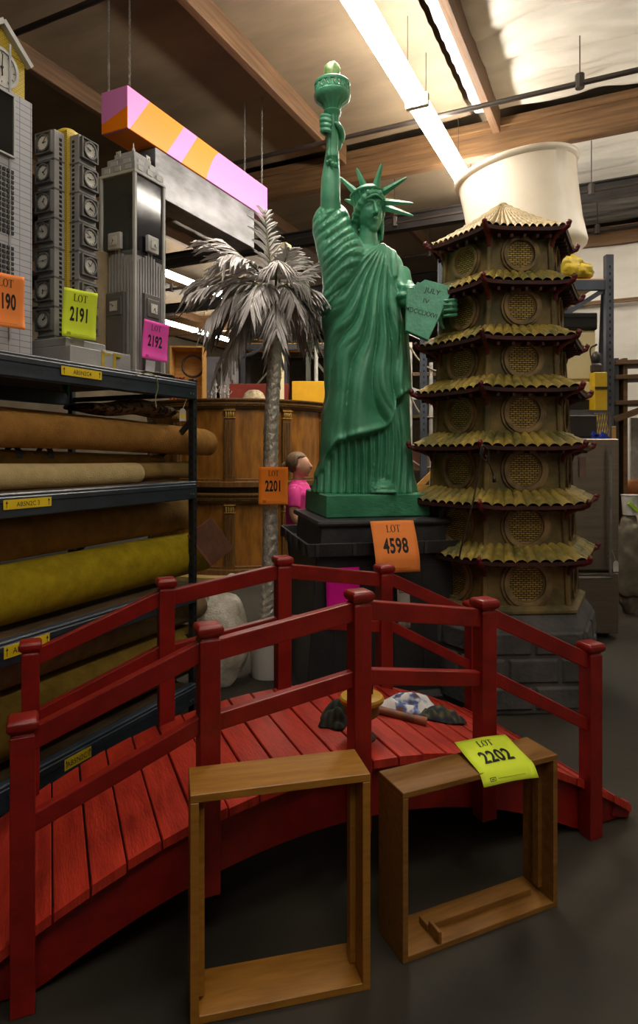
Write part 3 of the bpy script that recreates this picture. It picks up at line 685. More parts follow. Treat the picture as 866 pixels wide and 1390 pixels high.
for txt, sx, yy, hh, xx in (('JULY', 1, .085, .036, .125), ('IV', 1.1, .16, .032, .10), ('MDCCLXXVI', .82, .245, .034, .09)):
    v, f = text_polys(txt, hh, sx, .01); lettering('engraving', st, v, f, lambda x, y, yy=yy, xx=xx: tp(xx+x, yy-y, .0235), m_eng)
# ================================================================== PAGODA
m_pag = M('pagoda_stucco', (134, 112, 62), (70, 66, 38), rough=.7, scale=5, bump=.5, bscale=40, detail=9, lo=.34, hi=.66)
m_ringp = M('pagoda_ring', (150, 124, 80), (86, 74, 48), rough=.65, scale=8, bump=.4, detail=8)
m_tile = M('roof_tile_mossy', (168, 142, 58), (86, 84, 36), rough=.6, scale=6, bump=.4, bscale=50, detail=8, lo=.36, hi=.64)
m_tiletop = M('roof_tile_dusty', (214, 192, 144), (160, 140, 96), rough=.65, scale=7, bump=.4, bscale=50, detail=8)
m_pred = M('pagoda_red', (118, 22, 24), (60, 12, 14), rough=.5, scale=8)
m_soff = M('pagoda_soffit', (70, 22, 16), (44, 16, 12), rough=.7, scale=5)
m_stone = M('grey_stone', (84, 82, 80), (54, 54, 54), rough=.75, scale=5, bump=.6, bscale=30, detail=9)
# woven lattice
m_lat = bpy.data.materials.new('gold_lattice'); m_lat.use_nodes = True
nt = m_lat.node_tree; N = nt.nodes; L = nt.links; bs = N['Principled BSDF']; tc = N.new('ShaderNodeTexCoord'); mp = N.new('ShaderNodeMapping'); mp.inputs['Rotation'].default_value = (PI/2, 0, 0)
br = N.new('ShaderNodeTexBrick'); br.inputs['Scale'].default_value = 1; br.inputs['Brick Width'].default_value = .034; br.inputs['Row Height'].default_value = .0135; br.inputs['Mortar Size'].default_value = .0028; br.inputs['Mortar Smooth'].default_value = .3
br.inputs['Color1'].default_value = rgb(196, 170, 96); br.inputs['Color2'].default_value = rgb(160, 136, 70); br.inputs['Mortar'].default_value = rgb(34, 26, 12)
L.new(tc.outputs['Object'], mp.inputs[0]); L.new(mp.outputs[0], br.inputs['Vector']); L.new(br.outputs['Color'], bs.inputs['Base Color'])
bp = N.new('ShaderNodeBump'); bp.inputs['Strength'].default_value = .8; bp.inputs['Distance'].default_value = .004; bp.invert = True; L.new(br.outputs['Fac'], bp.inputs['Height']); L.new(bp.outputs[0], bs.inputs['Normal']); bs.inputs['Roughness'].default_value = .35; bs.inputs['Metallic'].default_value = .35
PG = Vector((1.285, 4.5, 0)); PA = R(-117.15)
pag = thing('pagoda', 'tall seven-tiered hexagonal pagoda with mossy tiled roofs and round lattice windows', 'pagoda', PG)
base = thing('stone_base', 'low dark grey six sided stone block plinth carrying the pagoda', 'pedestal', PG)
def hexp(r, z, a0=PA): return [Vector((r*math.cos(a0+k*PI/3), r*math.sin(a0+k*PI/3), z)) for k in range(6)]
def hexloft(prof, name, mat, par, **k):
    vs = []; fs = []
    for r, z in prof: vs += hexp(r, z)
    for q in range(len(prof)-1):
        for i in range(6): fs.append((q*6+i, q*6+(i+1) % 6, q*6+6+(i+1) % 6, q*6+6+i))
    fs += [(5, 4, 3, 2, 1, 0), tuple(range(len(vs)-6, len(vs)))]
    return MB().add(vs, fs).build(name, mat, par, **k)
hexloft([(.675, 0), (.672, .14), (.655, .50), (.645, .52), (.60, .575), (.585, .60)], 'core', m_stone, base, bevel=.012)
# blocks in relief
for ci, (z0, z1, off) in enumerate(((.03, .17, 0), (.19, .34, .5), (.36, .50, 0))):
    m = MB()
    for k in range(6):
        for q in range(-1, 3):
            a = max(0, (q+off)/2.); b = min(1, (q+1+off)/2.)
            if b-a < .1: continue
            def pt(t, z, o):
                r = lerp(.675, .655, z/.5); h = hexp(r, z); p = h[k].lerp(h[(k+1) % 6], t); n = ((h[k]+h[(k+1) % 6])/2); n.z = 0; n.normalize()
                return p+n*(o+.006*noise.noise(Vector((t*5+k, z*9, q))))
            a += .015; b -= .015
            vs = [pt(a, z0, 0), pt(b, z0, 0), pt(b, z1, 0), pt(a, z1, 0), pt(a+.02, z0+.012, .016), pt(b-.02, z0+.012, .016), pt(b-.02, z1-.012, .016), pt(a+.02, z1-.012, .016)]
            m.add(vs, [(4, 5, 6, 7), (0, 1, 5, 4), (1, 2, 6, 5), (2, 3, 7, 6), (3, 0, 4, 7)])
    m.build('block_course', m_stone, base, bevel=.004)
eave = [.925, 1.27, 1.637, 2.0, 2.325, 2.68, 3.03]
Rr = [.67, .66, .64, .62, .59, .56, .52]
Rb = [lerp(.525, .400, i/6) for i in range(7)]
z0 = .6
hexloft([(.60, .598), (.60, .62), (.56, .64)], 'foot_slab', m_pag, pag, bevel=.004)
for i in range(7):
    zb = z0 if i == 0 else eave[i-1]+.06; zt = eave[i]+(.09 if i < 6 else .05); r0 = Rb[i]+.006; r1 = Rb[i]-.012
    hexloft([(r0, zb), (r1, zt)], 'storey', m_pag, pag, bevel=.006)
    # corner pilasters
    for k in range(6):
        a, b = hexp(r0+.004, zb)[k], hexp(r1+.004, zt)[k]
        MB().tube([a, b], .02, 8).build('corner_post', m_pag, pag, smooth=40)
    zc = (max(zb+.03, .64)+eave[i])/2-.005; apo = (Rb[i]-.003)*math.cos(PI/6); side = Rb[i]
    rr = side*.285
    if i == 6: zc = (zb+eave[i])/2-.0
    for k in (4, 5, 0, 1, 2):
        an = PA+(k+.5)*PI/3; T = Matrix.Translation(Vector((math.cos(an)*apo, math.sin(an)*apo, zc))) @ Matrix.Rotation(an+PI/2, 4, 'Z')
        m = MB(T); m.ring(rr*.80, rr*1.0, -.030, .02, 40); m.ring(rr*1.0, rr*1.12, -.018, .02, 40); m.ring(rr*.72, rr*.80, -.012, .02, 40)
        m.build('window_ring', m_ringp, pag, bevel=.003, smooth=50)
        lp = MB().ring(.0004, rr*.74, -.003, .01, 36).build('window_lattice', m_lat, pag); lp.matrix_local = T @ Matrix.Translation(Vector((0, -.004, 0)))
    # roof skirt: wavy half-round tiles fanning over the six slopes
    E_ = hexp(Rr[i], eave[i]); zin = eave[i]+(.10 if i < 6 else .31); rin = Rb[min(i+1, 6)]-.01 if i < 6 else .028
    nt_ = 9 if i < 6 else 11
    m = MB(); MT = m_tile if i < 6 else m_tiletop
    ns = 9 if i < 6 else 16
    for k in range(6):
        a, b = E_[k], E_[(k+1) % 6]; ia, ib = hexp(rin, zin)[k], hexp(rin, zin)[(k+1) % 6]
        nn_ = ((a+b)/2); nn_.z = 0; nn_.normalize()
        def rf(s, t, k=k, a=a, b=b, ia=ia, ib=ib):
            # t: 0 eave .. 1 wall; s across
            p = a.lerp(b, s); q = ia.lerp(ib, s); o = p.lerp(q, t)
            if i < 6: zz = eave[i]+.10*(t**.9)
            else: zz = eave[i]+.31*(t**1.15)
            lift = .016*(abs(2*s-1)**4)*(1-t)                     # corners turn up
            wpx = (p-q).length
            cnt = nt_; wv = abs(math.sin(PI*s*cnt))**.7
            stepz = .008*((t*(3 if i < 6 else 8)) % 1)
            o.z = zz+lift+.022*wv*(1-.5*t if i == 6 else 1)-stepz
            return o
        m.grid(nt_*10, ns*3, rf)
    m.build('tiled_roof', MT, pag, smooth=50)
    # eave underside
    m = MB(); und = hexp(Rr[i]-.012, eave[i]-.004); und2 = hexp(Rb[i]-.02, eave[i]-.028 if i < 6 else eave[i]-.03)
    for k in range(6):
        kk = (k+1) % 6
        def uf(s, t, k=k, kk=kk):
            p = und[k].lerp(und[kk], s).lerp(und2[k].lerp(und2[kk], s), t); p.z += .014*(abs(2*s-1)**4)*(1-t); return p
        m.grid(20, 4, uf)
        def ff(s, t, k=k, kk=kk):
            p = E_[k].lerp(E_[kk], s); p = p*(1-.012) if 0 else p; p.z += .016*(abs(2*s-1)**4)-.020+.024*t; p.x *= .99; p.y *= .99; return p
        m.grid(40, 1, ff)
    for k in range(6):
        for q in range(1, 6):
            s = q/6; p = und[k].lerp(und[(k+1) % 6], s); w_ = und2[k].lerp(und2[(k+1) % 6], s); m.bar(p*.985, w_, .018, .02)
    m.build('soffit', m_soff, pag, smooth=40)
    # curled corner brackets
    for k in range(6):
        d = hexp(1, 0)[k]; c = MB(); e_ = Rr[i]; z_ = eave[i]+.028
        c.tube([d*(Rb[i]+.005)+Vector((0, 0, z_-.13)), d*(Rb[i]+.03)+Vector((0, 0, z_-.075)), d*(e_-.06)+Vector((0, 0, z_-.045)), d*(e_-.005)+Vector((0, 0, z_-.03)), d*(e_+.022)+Vector((0, 0, z_-.012)), d*(e_+.026)+Vector((0, 0, z_+.006)), d*(e_+.012)+Vector((0, 0, z_+.012))],
               [.012, .017, .019, .017, .014, .012, .009], 10, seg=26, mod=lambda a, t: 1+.14*math.sin(t*34))
        c.ell(d*(e_+.02)+Vector((0, 0, z_-.002)), (.018, .018, .018), 10, 8)
        c.build('corner_bracket', m_pred, pag, smooth=50)
MB().lathe([(.05, 3.315), (.045, 3.335), (.03, 3.35), (.001, 3.357)], 24).build('roof_knob', m_tiletop, pag, smooth=40)
# cable hanging on the pagoda
cb = MB().tube([P(656, 608, 3.80), P(650, 640, 3.82), P(640, 690, 3.82), P(628, 735, 3.84), P(622, 765, 3.9)], .005, 8, seg=30).tube([P(655, 604, 3.80), P(663, 612, 3.81), P(660, 625, 3.82), P(652, 618, 3.80), P(655, 604, 3.8)], .005, 8, seg=20).tube([P(659, 618, 3.82), P(667, 636, 3.83), P(671, 650, 3.84)], .005, 8, seg=16).tube([P(671, 646, 3.84), P(671, 655, 3.84)], .011, 8)
tag(cb.build('power_cable', m_pipe, None, smooth=1), 'thin black cable hanging from a lower pagoda roof corner', 'cable')
# ================================================================== PALLET RACK (left)
m_rackb = M('rack_blue_grey', (46, 58, 70), (34, 42, 52), rough=.4, scale=5, bump=.1, spec=.6)
m_rackd = M('rack_dark', (40, 44, 48), rough=.45)
m_ply = M('rack_board', (96, 74, 46), (66, 50, 30), rough=.8, scale=5)
VF = -2.31                                    # v of the rack front
UE = 3.12                                     # u of the far upright (centre)
rack = thing('pallet_rack', 'dark blue steel pallet rack holding the rug rolls along the left side', 'rack', hp(VF, UE, 0), RZ)
def upright(x, y, h, par, mat=m_rackd, name='upright'):
    m = MB().box((x, y-.025, h/2), (.035, .003, h)).box((x-.017, y, h/2), (.003, .05, h)).box((x+.017, y, h/2), (.003, .05, h)).box((x, y, .004), (.09, .09, .008))
    z = .15
    o = m.build(name, mat, par)
    return o
def holes(x, y, h, par):
    m = MB(); z = .2
    while z < h: m.box((x, y-.0272, z), (.010, .0015, .022)); z += .05
    return m.build('slot_holes', m_pipe, par)
for y in (0, -4.2):
    for x in (-.02, -1.0):
        m = MB(Matrix.Translation((x, y, 0)) @ Matrix.Rotation(-PI/2*0, 4, 'Z')).box((0, 0, 1.02), (.04, .032, 2.04), bev=.003).box((0, 0, .005), (.09, .09, .01)); m.build('upright', m_rackd, rack)
        m = MB(); z = .2
        while z < 2.0:
            m.box((x+.0205, y, z), (.0012, .012, .02)); m.box((x, y-.0165, z+.025), (.012, .0012, .02)); z += .05
        m.build('slot_holes', M('slot_black', (10, 10, 10)) if 'slot_black' not in bpy.data.materials else bpy.data.materials['slot_black'], rack)
    m = MB()
    for z in (.1, .5, .95, 1.4, 1.95): m.box((-.51, y, z), (.94, .02, .03))
    m.bar((-.02, y, .1), (-1.0, y, .9), .02, .03).bar((-1.0, y, .9), (-.02, y, 1.8), .02, .03)
    m.build('brace', m_rackd, rack)
levels = [(.243, .12), (.83, .11), (1.435, .105), (2.02, .105)]
for zt, hh in levels:
    for x in (0.0, -1.02):
        m = MB().box((x, -2.1, zt-hh/2), (.045, 4.17, hh), bev=.006).box((x+.012 if x == 0 else x-.012, -2.1, zt-hh*.28), (.03, 4.15, hh*.3), bev=.006)
        m.build('beam', m_rackb, rack)
    MB().box((-.51, -2.1, zt-.012), (.98, 4.1, .024)).build('deck_board', m_ply, rack)
    m = MB()
    for y in (-.07,): 
        for q in (-.012, .012): m.tube([(.026, y+q, zt-hh*.7), (.030, y+q, zt-hh*.7)], .006, 8)
    m.build('bolt', m_alu, rack)
# yellow location labels
m_lab = M('yellow_label', (240, 210, 30), (232, 200, 20), rough=.6)
def loc_label(u, z, txt, w=.16, h=.045):
    y = u-UE; T = Matrix.Translation((.0285, y, z)) @ Matrix.Rotation(PI/2, 4, 'Z')
    l = MB(T).box((0, 0, 0), (w, .002, h)).build('location_label', m_lab, rack)
    v, f = text_polys(txt, h*.5, .95, .004); q = MB(T); 
    q.add([(x, -.002, yy-h*.25) for x, yy in v], f)
    for x in (-w*.44, w*.44): q.add([(x-.0015, -.002, -h*.35), (x+.0015, -.002, -h*.35), (x+.0015, -.002, h*.2), (x-.0015, -.002, h*.2)], [(0, 1, 2, 3)]).add([(x-.006, -.002, h*.12), (x+.006, -.002, h*.12), (x, -.002, h*.4)], [(0, 1, 2)])
    q.build('lettering', INK, l, clean=False)
def uof(px):
    r = (px-CX)/F; Y = VF/(r*math.cos(HA)+math.sin(HA)); return (r*Y)*UU.x+Y*UU.y
loc_label((uof(77)+uof(132))/2, 1.972, 'AB5N2C4', uof(132)-uof(77), .04)
loc_label(uof(32), 1.388, 'AB5N2C 3', uof(65)-uof(0), .04)
loc_label(uof(31), .785, 'AB5N2C 2', uof(62)-uof(0), .05)
loc_label(uof(100), .19, 'AB5N2C1', uof(118)-uof(82), .05)
# ---- rugs
def rug_mat(n, a, b, **k): return M(n, a, b, rough=.9, scale=14, bump=.5, bscale=160, spec=.2, lo=.3, hi=.7, **k)
m_tan = rug_mat('tan_rug', (172, 126, 64), (140, 100, 46)); m_cream = rug_mat('cream_rug', (214, 192, 142), (190, 168, 118)); m_brown = rug_mat('brown_rug', (146, 112, 56), (116, 88, 42))
m_olive = rug_mat('olive_rug', (176, 154, 26), (142, 122, 18)); m_beige = rug_mat('beige_rug', (150, 128, 92), (120, 100, 72)); m_ol2 = rug_mat('ochre_rug', (132, 108, 40), (104, 84, 28)); m_dk = rug_mat('dark_pattern_rug', (96, 60, 50), (26, 16, 14))
def roll(v, u0, u1, z0, z1, r0, r1, mat, label, sy=1, cat='rug', name='rug_roll', group='rolled rugs stacked in the rack', wob=.03, sp=True, seed=0):
    t = thing(name, label, cat, hp(v, (u0+u1)/2, z0), RZ, group); L_ = (u1-u0)/2; dz_ = z1-z0; n = 36
    def cross(a, b):
        y = lerp(-L_, L_, a); th = b*2*PI; r = lerp(r0, r1, a)*(1+wob*noise.noise(Vector((math.cos(th)*1.2, math.sin(th)*1.2, y*1.5+seed))))
        if a > .985: r *= .96
        if a > .996: r *= .93
        zz = r*math.sin(th); 
        if zz < -r*.86: zz = -r*.86-(zz+r*.86)*.1
        return (r*math.cos(th)*1.04, y, lerp(0, dz_, a)+zz+.006*math.sin(y*2.3+seed))
    m = MB().grid(120, n, cross)
    m.build('rolled_rug', mat, t, smooth=50)
    e = MB(); pts = []                                  # spiral edge at the far end
    for i in range(150):
        th = i*.26; rr = max(r1*.12, r1*.93*(1-i/170)); pts.append(Vector((rr*math.cos(th), 0, rr*math.sin(th)*.95)))
    for yy, zz in ((L_-.01, dz_), (-L_+.01, 0)):
        vs = []; fs = []
        for i, p in enumerate(pts):
            k_ = 1-.035*2
            s_ = 1 if yy > 0 else -1
            vs += [(p.x, yy-s_*.02, p.z+zz), (p.x, yy+s_*(.004+.004*math.sin(i*.26)), p.z+zz), (p.x*.93, yy+s_*.004, p.z*.93+zz), (p.x*.93, yy-s_*.02, p.z*.93+zz)]
            if i:
                o = (i-1)*4
                for q in range(3): fs.append((o+q, o+4+q, o+5+q, o+1+q))
        e.add(vs, fs)
        e.add([(r1*.9*math.cos(k*2*PI/24), yy-(.018 if yy > 0 else -.018), r1*.9*math.sin(k*2*PI/24)+zz) for k in range(24)], [tuple(range(24))])
    e.build('rolled_edge', mat, t, smooth=40)
    return t
U0 = .75
roll(-2.50, U0, 3.50, 1.735, 1.668, .1, .093, m_tan, 'thick tan brown rug roll, top one on the upper rack level', sy=1, seed=1)
tp_ = roll(-2.56, U0, 3.1, 1.585, 1.55, .045, .045, m_brown, 'slim taped brown roll squeezed between the tan and the cream rug roll', seed=2, wob=.01)
tp_b = MB()
for y in (-.55, -.3, .12, .3): tp_b.tube([(0, y, .045*0-.0), (0, y+.035, -.0)], .0475, 24, caps=False)
tp_b.build('tape_band', M('tape_band', (60, 70, 84), (36, 30, 24), rough=.4, scale=30), tp_)
roll(-2.46, U0, uof(205)+.06, 1.498, 1.492, .063, .060, m_cream, 'pale cream rug roll lying on the upper rack beam', seed=3)
roll(-2.54, uof(205)-.08, 3.36, 1.492, 1.495, .052, .058, M('olive_drab_rug', (150, 120, 66), (116, 92, 46), rough=.9, bump=.4, bscale=120), 'olive brown folded rug end beyond the cream roll', seed=4, wob=.18)
roll(-2.55, U0, 3.32, 1.232, 1.205, .108, .108, m_brown, 'dark brown rug roll under the upper beam, above the olive green roll', seed=5)
roll(-2.48, U0, 3.42, .985, .965, .134, .131, m_olive, 'bright olive green rug roll, thickest in the rack', seed=6)
roll(-2.46, U0, 3.34, .655, .64, .080, .085, m_beige, 'grey beige rug roll on the lower level, above the ochre roll', seed=7)
roll(-2.47, U0, 3.25, .402, .40, .145, .150, m_ol2, 'ochre brown rug roll on the lowest rack level', seed=8)
roll(-2.80, U0, 3.3, .42, .42, .15, .15, m_brown, 'brown rug roll at the back of the lowest rack level', seed=9)
# patterned folded rug on top of the tan roll
t = thing('folded_rug', 'folded dark patterned rug on top of the tan roll, under the top shelf', 'rug', hp(-2.52, uof(205), 1.80), RZ)
m_pat = M('patterned_rug', (128, 104, 80), (28, 16, 16), rough=.9, scale=34, detail=2, lo=.42, hi=.52, bump=.3, bscale=90)
for k, (r_, dz_, nm) in enumerate(((.058, 0, 'outer_fold'), (.035, .0, 'inner_fold'))):
    m = MB(); lo_u, hi_u = uof(150)-uof(205), uof(258)-uof(205)
    def cf(a, b): 
        y = lerp(lo_u, hi_u+k*.004, a); th = b*2*PI; s = .75+.25*math.sin(a*3); sc_ = 1-.5*(1-a)**3
        return (math.cos(th)*r_*1.9+.0, y, .055*sc_+math.sin(th)*r_*.72*s*sc_+.01*math.sin(y*14+k))
    m.grid(60, 26, cf); m.build(nm, m_pat, t, smooth=50, solid=.008)
t2 = thing('price_tag', 'small white hang tag with a yellow sticker on the patterned rug', 'tag', P(248, 563, 3.62)+Vector((0,0,.0)), R(10))
MB().prism([(-.018, -.035), (.018, -.035), (.018, .02), (.008, .035), (-.008, .035), (-.018, .02)], -.001, .001).build('card', M('white_card', (220, 216, 206), rough=.7), t2)
MB().box((0, -.002, -.005), (.022, .001, .026)).build('sticker', m_lab, t2); MB().tube([(0, 0, .03), (.01, .02, .06), (.02, .03, .09)], .0012, 6, seg=8).build('string', m_cream, t2)
# brown square board at the rack end
bpz = P(287, 735, 3.86)
t = thing('square_board', 'dark brown square board balanced on its corner at the rack end', 'board', bpz, R(18))
T = Matrix.Rotation(R(-36), 4, 'Y'); s_ = .165
MB(T).box((0, 0, 0), (s_, .012, .235), bev=.002).build('panel', M('brown_leather', (112, 76, 58), (88, 58, 44), rough=.45, scale=8, bump=.2), t)
MB(T).box((-s_/2-.004, -.0, 0), (.014, .022, .235), bev=.003).build('edge_strip', M('brown_trim', (128, 84, 60), rough=.4), t)
t = thing('cable_tie_cord', 'thin pale cord hanging over the top rack beam', 'cord', hp(VF+.04, uof(192), 1.95), RZ)
MB().tube([(-.015, -.08, .05), (.02, -.02, .066), (.03, .03, .05), (.02, .06, .0), (.012, .05, -.06), (.014, .055, -.11)], .0028, 6, seg=30).build('cord', M('pale_cord', (170, 168, 120), rough=.8), t, smooth=1)
del t2
# ------------------------------------------------------------------ clock towers on the top shelf
m_g = M('grey_plastic', (164, 164, 164), (146, 146, 148), rough=.45, scale=6, bump=.1)
m_gd = M('dark_grey_plastic', (104, 102, 100), (88, 86, 84), rough=.5)
m_gl = M('light_grey_plastic', (192, 192, 188), (172, 172, 170), rough=.45)
m_ye = M('ochre_brick_plastic', (196, 168, 44), (172, 146, 34), rough=.5, scale=6)
m_wh = M('clock_white', (232, 230, 222), rough=.5)
m_bk = M('clock_black', (18, 18, 20), rough=.4)
def brickmat(name, c1, c2, bw, rh, ms, offs=0):
    m = bpy.data.materials.new(name); m.use_nodes = True; nt = m.node_tree; N = nt.nodes; L = nt.links; bs = N['Principled BSDF']; tc = N.new('ShaderNodeTexCoord'); sp = N.new('ShaderNodeSeparateXYZ'); ad = N.new('ShaderNodeMath'); cb = N.new('ShaderNodeCombineXYZ')
    L.new(tc.outputs['Object'], sp.inputs[0]); L.new(sp.outputs[0], ad.inputs[0]); L.new(sp.outputs[1], ad.inputs[1]); L.new(ad.outputs[0], cb.inputs[0]); L.new(sp.outputs[2], cb.inputs[1])
    br = N.new('ShaderNodeTexBrick'); br.offset = offs; br.inputs['Scale'].default_value = 1; br.inputs['Brick Width'].default_value = bw; br.inputs['Row Height'].default_value = rh; br.inputs['Mortar Size'].default_value = ms
    br.inputs['Color1'].default_value = rgb(*c1); br.inputs['Color2'].default_value = rgb(*[x*.97 for x in c1]); br.inputs['Mortar'].default_value = rgb(*c2); L.new(cb.outputs[0], br.inputs['Vector']); L.new(br.outputs['Color'], bs.inputs['Base Color']); bs.inputs['Roughness'].default_value = .5
    return m
m_grid = brickmat('grey_panel_grid', (176, 178, 184), (110, 110, 118), .058, .028, .0016)
m_yb = brickmat('ochre_brick', (206, 180, 50), (150, 124, 30), .02, .01, .0012, .5)
TH_U, TH_V = 0.0, PI/2                       # local headings: faces looking back along the aisle, and across it
def clock(par, o, th, r, hh, square=0, plate=None, nm='clock'):
    T = Matrix.Translation(Vector(o)) @ Matrix.Rotation(th, 4, 'Z')
    if square:
        b = MB(T).box((0, -.006, 0), (square, .014, square), bev=.003)
        for i in (-1, 1): b.box((i*square*.46, -.016, 0), (square*.09, .012, square), bev=.002).box((0, -.016, i*square*.46), (square*.84, .012, square*.08), bev=.002)
    else: b = MB(T)
    if not plate: b.ring(r*.95, r*1.14, -.024, .0, 36)
    c = b.build(nm, plate or (m_gd if square else m_gl), par, smooth=40)
    if plate:
        pass
    d = MB(T)
    if plate: d.box((0, -.0235, 0), (r*1.7, .002, r*1.7))
    else: d.ring(.0003, r, -.017, -.013, 32)
    d.build('clock_face', m_wh, c)
    k = MB(T); yo = -.0185 if not plate else -.0262
    for i in range(12):
        a = i*PI/6; p0 = Vector((math.sin(a)*r*.78, yo, math.cos(a)*r*.78)); p1 = p0*1.0; p1.x *= 1.16; p1.z *= 1.16
        k.bar(p0, p1, .0008, r*.05, up=(0, 1, 0))
    h1, h2 = hh
    k.bar((0, yo-.001, 0), (math.sin(h1)*r*.5, yo-.001, math.cos(h1)*r*.5), .0008, r*.11, up=(0, 1, 0)).bar((0, yo-.002, 0), (math.sin(h2)*r*.78, yo-.002, math.cos(h2)*r*.78), .0008, r*.08, up=(0, 1, 0)).ring(.0003, r*.09, yo-.004, yo, 12)
    k.build('clock_hand', m_bk, c)
    return c
rnd = random.Random(4)
def hh(): return (rnd.uniform(0, 6.28), rnd.uniform(0, 6.28))
ZS = 2.045
# --- tower 1 (2190)
s1 = .30
t1 = thing('clock_tower', 'wide grey grid walled model clock tower with an ochre gable at the left edge', 'model tower', hp(-2.45-s1/2, 2.616-s1/2-.0+.0, 2.021), RZ)
def uV(px, v): r = (px-CX)/F; Y = v/(r*math.cos(HA)+math.sin(HA)); return (r*Y)*UU.x+Y*UU.y
ue = uV(44, -2.45); s1 = .30; t1.location = hp(-2.45-s1/2, ue-s1/2, 2.021)
zt1 = 3.2-2.021
MB().box((0, 0, zt1/2), (s1, s1, zt1), bev=.004).build('tower_body', m_grid, t1)
T = Matrix.Translation((s1/2, 0, 0)) @ Matrix.Rotation(PI/2, 4, 'Z')
MB(T).box((-.02, -.003, 1.02), (.12, .01, .26)).build('dark_window', M('dark_glass', (18, 16, 18), rough=.08, spec=.8), t1)
b = MB(T)
for x in (-.085, .045): b.box((x, -.008, 1.02), (.008, .012, .27))
for z in (.885, 1.155): b.box((-.02, -.008, z), (.138, .012, .008))
b.build('window_surround', m_gl, t1)
b = MB(T)
for z0_, n_ in ((.54, 13), (.36, 6)):
    for i in range(7):
        for j in range(n_): b.box((-.085+i*.021, -.003, z0_+j*.0225+.01), (.013, .006, .014))
b.build('window_grid', m_bk, t1)
MB(T).box((.03, -.002, .73), (.01, .004, 1.3)).build('corner_strip', m_g, t1)
zb, ze = zt1, 3.375-2.021; su = s1-.045
MB().box((0, 0, (zb+ze)/2), (su, su, ze-zb), bev=.003).add([(-su/2, -su/2, ze), (-su/2, su/2, ze), (su/2, -su/2, ze), (su/2, su/2, ze), (-su/2, 0, ze+.10), (su/2, 0, ze+.10)], [(0, 1, 4), (2, 5, 3), (0, 4, 5, 2), (1, 3, 5, 4)]).build('belfry', m_yb, t1)
b = MB()
for sg in (-1, 1): b.bar((su/2+.012, sg*(su/2+.02), ze-.012), (su/2+.012, 0, ze+.115), .03, .022).bar((-su/2-.012, sg*(su/2+.02), ze-.012), (-su/2-.012, 0, ze+.115), .03, .022)
for sg in (-1, 1): b.add([(x, sg*(su/2+.02), ze-.005) for x in (-su/2-.02, su/2+.02)]+[(x, 0, ze+.125) for x in (su/2+.02, -su/2-.02)], [(0, 1, 2, 3)])
b.build('gable_roof', m_gl, t1)
clock(t1, (su/2, -.006, zb+.083), PI/2, .074, (PI-.05, .05))
# --- tower 2 (2191)
cz = .075; vo = -2.51-cz; uo = 2.41
t2_ = thing('clock_tower', 'slim model tower with two columns of stacked round clocks and an ochre core', 'model tower', hp(vo, uo, 2.021), RZ)
H2 = 1.19
b = MB().box((0, 0, H2/2), (2*cz, 2*cz, H2)); b.lathe([(cz*.98, H2-.001), (cz*.85, H2+.02), (cz*.5, H2+.04), (.001, H2+.048)], 24); b.build('core', m_yb, t2_)
for th, ht, ncl, dzv in ((0, 1.17, 8, .145), (PI/2, 1.165, 8, .145)):
    T = Matrix.Rotation(th, 4, 'Z') @ Matrix.Translation((0, -cz-.03, 0))
    MB(T).box((0, 0, ht/2), (.114, .062, ht), bev=.002).build('clock_column', m_g, t2_)
    for sx in (-1, 1):
        q = MB(T)
        z = .12
        while z < ht-.02: q.box((sx*.0575, .006, z), (.002, .016, .014)); z += .0235
        q.build('side_slot', m_bk, t2_)
    for i in range(1, 8): MB(T).box((0, -.001, ht-.0-i*dzv), (.119, .067, .007)).build('joint_band', m_gd, t2_)
    for i in range(ncl):
        z = ht-.066-i*dzv
        if z < .08: continue
        T2 = T @ Matrix.Translation((0, -.031, z)); loc = T2.translation
        clock(t2_, loc, th, .038, hh(), square=.108)
b = MB().box((.02, -.04, .045), (.40, .30, .09), bev=.003).box((.06, -.06, .11), (.26, .26, .04), bev=.003)
b.box((.13, .13, .05), (.16, .2, .10), bev=.003); b.build('stepped_base', m_g, t2_)
b = MB()
for y in (.02, .10): b.box((.215, y, .045), (.012, .02, .09)).box((.215, y+.02, .08), (.012, .06, .012))
b.build('ochre_arch', m_ye, t2_)
# --- tower 3 (2192)
s3 = .26; vc, uc = -2.45-s3/2, uV(183, -2.45)+s3/2
t3 = thing('clock_tower', 'grey ribbed model skyscraper with a glazed upper case and stepped crown', 'model tower', hp(vc, uc, 2.021), RZ)
H3 = 3.176-2.021; zr = .72
b = MB().box((0, 0, zr/2-.005), (s3-.02, s3-.02, zr), bev=.002)
for th in (0, PI/2, PI, -PI/2):
    T = Matrix.Rotation(th, 4, 'Z') @ Matrix.Translation((0, -s3/2+.01, 0))
    q = MB(T)
    for i in range(10):
        x = (i-4.5)*.0225; h = zr-abs(i-4.5)*.016-(.0 if abs(x) > .03 else -.05); q.box((x, -.003, h/2+.0), (.012, .012, h))
    o = len(b.v); b.v += q.v; b.f += [tuple(o+i for i in f) for f in q.f]
b.build('ribbed_shaft', m_g, t3)
b = MB()
for x in (-1, 1):
    for y in (-1, 1): b.box((x*(s3/2-.008), y*(s3/2-.008), H3/2), (.018, .018, H3), bev=.002)
b.box((0, 0, H3-.008), (s3+.006, s3+.006, .016), bev=.002); b.build('corner_post', m_gl, t3)
m_dg = M('dark_mirror', (20, 20, 30), rough=.06, spec=.8)
MB().box((s3/2-.012, 0, (H3+zr)/2-.02), (.004, s3-.03, H3-zr+.03)).build('dark_panel', m_dg, t3)
m_glass = bpy.data.materials.new('clear_panel'); m_glass.use_nodes = True; q = m_glass.node_tree.nodes['Principled BSDF']; q.inputs['Base Color'].default_value = (.85, .86, .8, 1); q.inputs['Transmission Weight'].default_value = .95; q.inputs['Roughness'].default_value = .06; q.inputs['IOR'].default_value = 1.3
